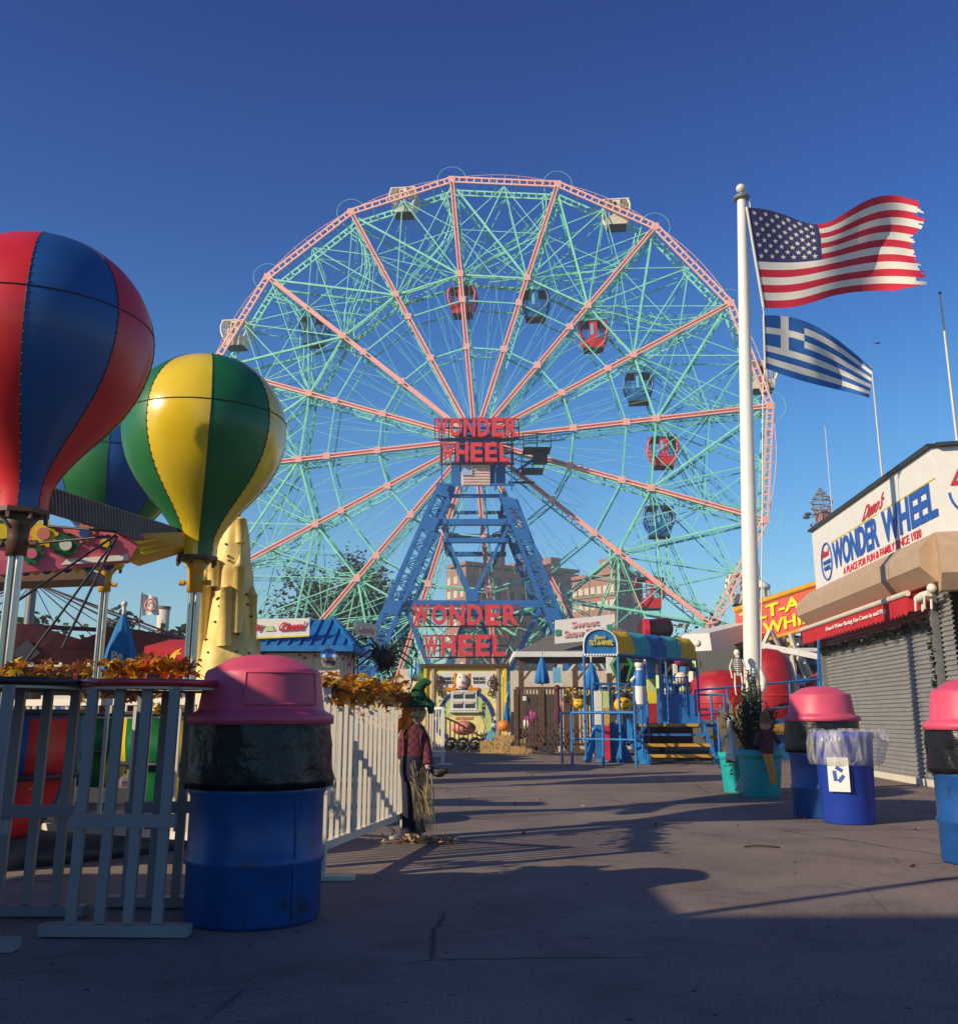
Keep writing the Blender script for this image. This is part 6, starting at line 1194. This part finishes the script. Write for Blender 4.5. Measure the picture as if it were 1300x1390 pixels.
for i in range(6):
    a = i * PI / 3 + .3; b = MB(); q = pt + V((2.6 * cos(a), 2.6 * sin(a), zq(700))); b.lathe([(.001, -.1), (.5, -.1), (.5, .25), (.001, .35)], q, 10); b.bar(q, pt + V((0, 0, zq(700))), .12); b.build('lamp_arm', M['dark'], th)
# bird
b = MB(); q = at(1191, 466, 60); b.sph(q, .07, 8, sx=1.6); b.poly([q, q + V((.25, .05, .12)), q + V((.1, .1, 0))], 0, .01, (0, 0, 1)); b.poly([q, q + V((-.25, .05, .1)), q + V((-.1, .1, 0))], 0, .01, (0, 0, 1)); tag(b.build('bird', M['black']), 'tiny dark bird flying right of the Greek flag', 'bird')
# ================================================================== APARTMENT BLOCKS
LD = V((-.57, .82, 0)); DD = V((.82, .57, 0)); proto = {}
def win_proto():
    me = MB(); me.box((0, 0, 0), (1, .12, 1)); o = me.build('window', M['lwin']); return o
def block(px, Y, wl_, wd_, ytop, fl, nl, nd, label, grp=None):
    c = V((at(px, 900, Y).x, Y, -1.8)); zt = at(px, ytop, Y).z; th = thing('apartment_building', label, 'apartment building', c, grp); H = zt + 1.8
    f = [c, c + DD * wd_, c + DD * wd_ + LD * wl_, c + LD * wl_]; b = MB(); b.poly(f, 0, H, (0, 0, 1)); b.build('wall', M['brick'], th)
    b = MB(); b.poly([p + V((0, 0, H + .05)) for p in f], 0, .7, (0, 0, 1)); cc = sum(f, V()) / 4
    b.v = [cc + (p - cc) * 1.012 + V((0, 0, 0)) for p in b.v]; b.build('parapet', M['brick'], th)
    for i, t in enumerate((.3, .7)): b = MB(); b.box(cc.lerp((f[0] + f[1]) / 2, .4) + DD * (t - .5) * wd_ * .8 + V((0, 0, H + 2.0)), (3, 3, 3.6), rz=.6); b.build('roof_house' if i else 'chimney', M['brick'], th)
    for (d, w_, n_) in ((LD, wl_, nl), (DD, wd_, nd)):
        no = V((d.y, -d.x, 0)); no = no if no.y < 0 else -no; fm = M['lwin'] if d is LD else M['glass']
        if not n_: continue
        me = MB(); me.box((0, 0, 0), (1.25, .16, 1.5)); pr_ = bpy.data.meshes.new('window'); pr_.from_pydata([tuple(p) for p in me.v], [], me.f); pr_.materials.append(fm); ang = math.atan2(d.y, d.x)
        for j in range(fl):
            for i in range(n_):
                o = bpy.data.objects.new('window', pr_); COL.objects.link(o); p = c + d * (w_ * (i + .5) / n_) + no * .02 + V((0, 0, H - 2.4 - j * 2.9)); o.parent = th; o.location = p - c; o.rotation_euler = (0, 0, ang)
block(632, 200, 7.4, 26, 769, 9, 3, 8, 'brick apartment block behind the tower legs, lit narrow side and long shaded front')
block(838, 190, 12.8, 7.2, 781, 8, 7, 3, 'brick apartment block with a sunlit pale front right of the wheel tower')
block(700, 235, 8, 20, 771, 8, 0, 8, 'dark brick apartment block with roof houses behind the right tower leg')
# ================================================================== TREES
def tree(px, Y, ytop, wpx, label, n=2600, seed=1, zb=-1.8, grp=None, lsz=.32, m='leaf1'):
    rs = random.Random(seed); c = V((at(px, 950, Y).x, Y, zb)); H = at(px, ytop, Y).z - zb; W_ = wpx / F * Y / 2; th = thing('tree', label, 'tree', c, grp)
    tk_ = MB(); tk_.tube([c, c + V((.1, 0, H * .25)), c + V((-.1, 0, H * .5)), c + V((.1, 0, H * .8))], [H * .03, H * .022, H * .015, H * .005], 8); tips = []
    for i in range(22):
        a = rs.uniform(0, 6.28); z0 = H * rs.uniform(.25, .7); l = W_ * rs.uniform(.5, 1.0) * (1.15 - .5 * z0 / H); e = c + V((l * cos(a), l * sin(a), min(H * .97, z0 + H * rs.uniform(.1, .38)))); s = c + V((0, 0, z0)); m_ = s.lerp(e, .5) + V((0, 0, -.04 * H)); tk_.tube([s, m_, e], [H * .012, H * .007, H * .003], 5); tips += [e, m_.lerp(e, .5)]
        for k in range(3): e2 = e + V((rs.gauss(0, W_ * .2), rs.gauss(0, W_ * .2), rs.gauss(0, H * .06))); tk_.tube([m_, e2], [H * .005, H * .002], 4); tips.append(e2)
    tk_.build('trunk', M['brown'], th); f = MB()
    for i in range(n):
        t_ = rs.choice(tips); p = t_ + V((rs.gauss(0, W_ * .13), rs.gauss(0, W_ * .13), rs.gauss(0, H * .045))); a = rs.uniform(0, 6.28); ex = V((cos(a), sin(a), rs.uniform(-.6, .6))).normalized(); ey = ex.cross(V((rs.gauss(0, 1), rs.gauss(0, 1), rs.gauss(0, 1)))).normalized(); s = lsz * rs.uniform(.5, 1.2); f.add([p - ex * s, p + ey * s * .5, p + ex * s, p - ey * s * .5], [(0, 1, 2, 3)])
    f.build('crown', M[m], th)
tree(455, 95, 768, 150, 'sparse leafed tree behind the lower left of the wheel', 9000, 3, lsz=.27); tree(520, 100, 800, 90, 'small sparse tree behind the left tower leg', 4000, 5, lsz=.27)
for i, (px, yt, w_, Y, wd) in enumerate(((15, 850, 110, 48, 'leftmost'), (95, 862, 100, 50, 'second from the left'), (180, 858, 90, 52, 'third from the left'), (258, 868, 80, 50, 'nearest the sandcastle'), (335, 866, 90, 60, 'behind the sandcastle'))): tree(px, Y, yt, w_, 'dark bushy tree on the left skyline, %s' % wd, 3200, 20 + i, grp='dark trees on the left skyline', lsz=.3)
tree(950, 70, 852, 120, 'low dark tree on the right skyline under the wheel rim', 2000, 40, lsz=.3)
# ================================================================== UNSEEN BUILDINGS ON THE LEFT (added and shaped to cast the foreground shade)
b = MB(); b.box((-6.2, 2.5, 1.34), (3.6, 2.2, 2.68)); k = thing('added_shade_kiosk', 'unseen kiosk with a red roof slab, added left of the bar tables to shade them', 'kiosk', (-6.2, 2.55, 0)); b.build('wall', M['cream'], k); b = MB(); b.tube([(-4.6, 2.05, 2.75), (-4.6, 2.05, 5.2)], .04, 8); b.build('added_shadow_mast', M['grey'], k); b = MB(); b.box((-6.2, 2.5, 2.73), (3.9, 2.4, .1)); b.build('roof', M['carred'], k)  # kiosk and its mast are added out of view for their shadows
b = MB(); b.box((-12, -9.4, 3.6), (8, 12, 7.2)); k = thing('added_shade_building', 'unseen two storey cream building, added behind the left of the viewer for foreground shade', 'building', (-12, -6.6, 0)); b.build('wall', M['cream'], k); b = MB(); b.box((-12, -9.4, 7.3), (8.3, 12.3, .25)); b.build('roof', M['shingle'], k)  # unseen block added to keep the near paving in shade
for j in range(2):
    for i in range(5): b = MB(); b.box((-7.97, -14 + i * 2.3, 1.7 + j * 3.2), (.1, 1.2, 1.5)); b.build('window', M['glass'], k)
# ================================================================== LIGHT, SKY, CAMERA
SAZ = V((-.85, -.53)); SEL = R(24)
sd = V((SAZ.x * cos(SEL), SAZ.y * cos(SEL), sin(SEL))).normalized()
wd = bpy.data.worlds.new('World'); SC.world = wd; wd.use_nodes = True; nt = wd.node_tree
sk = nt.nodes.new('ShaderNodeTexSky'); sk.sky_type = 'NISHITA'; sk.sun_disc = False; sk.sun_elevation = SEL; sk.sun_rotation = math.atan2(SAZ.x, SAZ.y)
sk.air_density = 1.25; sk.dust_density = 0; sk.ozone_density = 4.5; sk.altitude = 0
bg = nt.nodes['Background']; hs = nt.nodes.new('ShaderNodeHueSaturation'); hs.inputs['Saturation'].default_value = 1.3; hs.inputs['Hue'].default_value = .508; nt.links.new(sk.outputs[0], hs.inputs['Color']); tn = nt.nodes.new('ShaderNodeMixRGB'); tn.blend_type = 'MULTIPLY'; tn.inputs[0].default_value = 1; 
tcw = nt.nodes.new('ShaderNodeTexCoord'); sx_ = nt.nodes.new('ShaderNodeSeparateXYZ'); nt.links.new(tcw.outputs['Generated'], sx_.inputs[0]); cr_ = nt.nodes.new('ShaderNodeValToRGB'); nt.links.new(sx_.outputs['Z'], cr_.inputs['Fac'])
els = cr_.color_ramp.elements; els[0].position = 0; els[0].color = (1.05, 1.32, 1.4, 1); els[1].position = .66; els[1].color = (.46, .47, .92, 1)
for ps_, cc_ in ((.13, (1.12, 1.45, 1.55, 1)), (.28, (1.04, 1.34, 1.46, 1)), (.45, (.68, .86, 1.22, 1))): e_ = els.new(ps_); e_.color = cc_
nt.links.new(cr_.outputs['Color'], tn.inputs[2]); nt.links.new(hs.outputs[0], tn.inputs[1]); nt.links.new(tn.outputs[0], bg.inputs[0]); bg.inputs[1].default_value = .088
sl = bpy.data.lights.new('sun', 'SUN'); sl.energy = 5; sl.angle = R(.53); sl.color = (1, .84, .62); so = bpy.data.objects.new('sun', sl); COL.objects.link(so)
so.rotation_euler = (-sd).to_track_quat('-Z', 'Y').to_euler(); so.location = (0, 0, 60)
HM = bpy.data.materials.new('haze'); HM.use_nodes = True; hn = HM.node_tree; hn.nodes.remove(hn.nodes['Principled BSDF']); pvv = hn.nodes.new('ShaderNodeVolumePrincipled')
pvv.inputs['Color'].default_value = (.80, .92, 1, 1); pvv.inputs['Density'].default_value = .0010; hn.links.new(pvv.outputs[0], hn.nodes['Material Output'].inputs['Volume'])
b = MB(); b.box((0, 190, 24), (700, 560, 54)); tag(b.build('haze', HM), kind='stuff')
cd = bpy.data.cameras.new('camera'); co = bpy.data.objects.new('camera', cd); COL.objects.link(co); SC.camera = co
co.location = (0, 0, HC); co.rotation_euler = (R(90) + PIT, 0, 0); cd.sensor_width = 36; cd.lens = 36 * F / 1390; cd.shift_y = -45 / 1390; cd.clip_start = .05; cd.clip_end = 8000
SC.render.engine = 'CYCLES'; SC.view_settings.view_transform = 'Standard'; SC.view_settings.look = 'None'; SC.view_settings.exposure = .12; SC.view_settings.gamma = 1
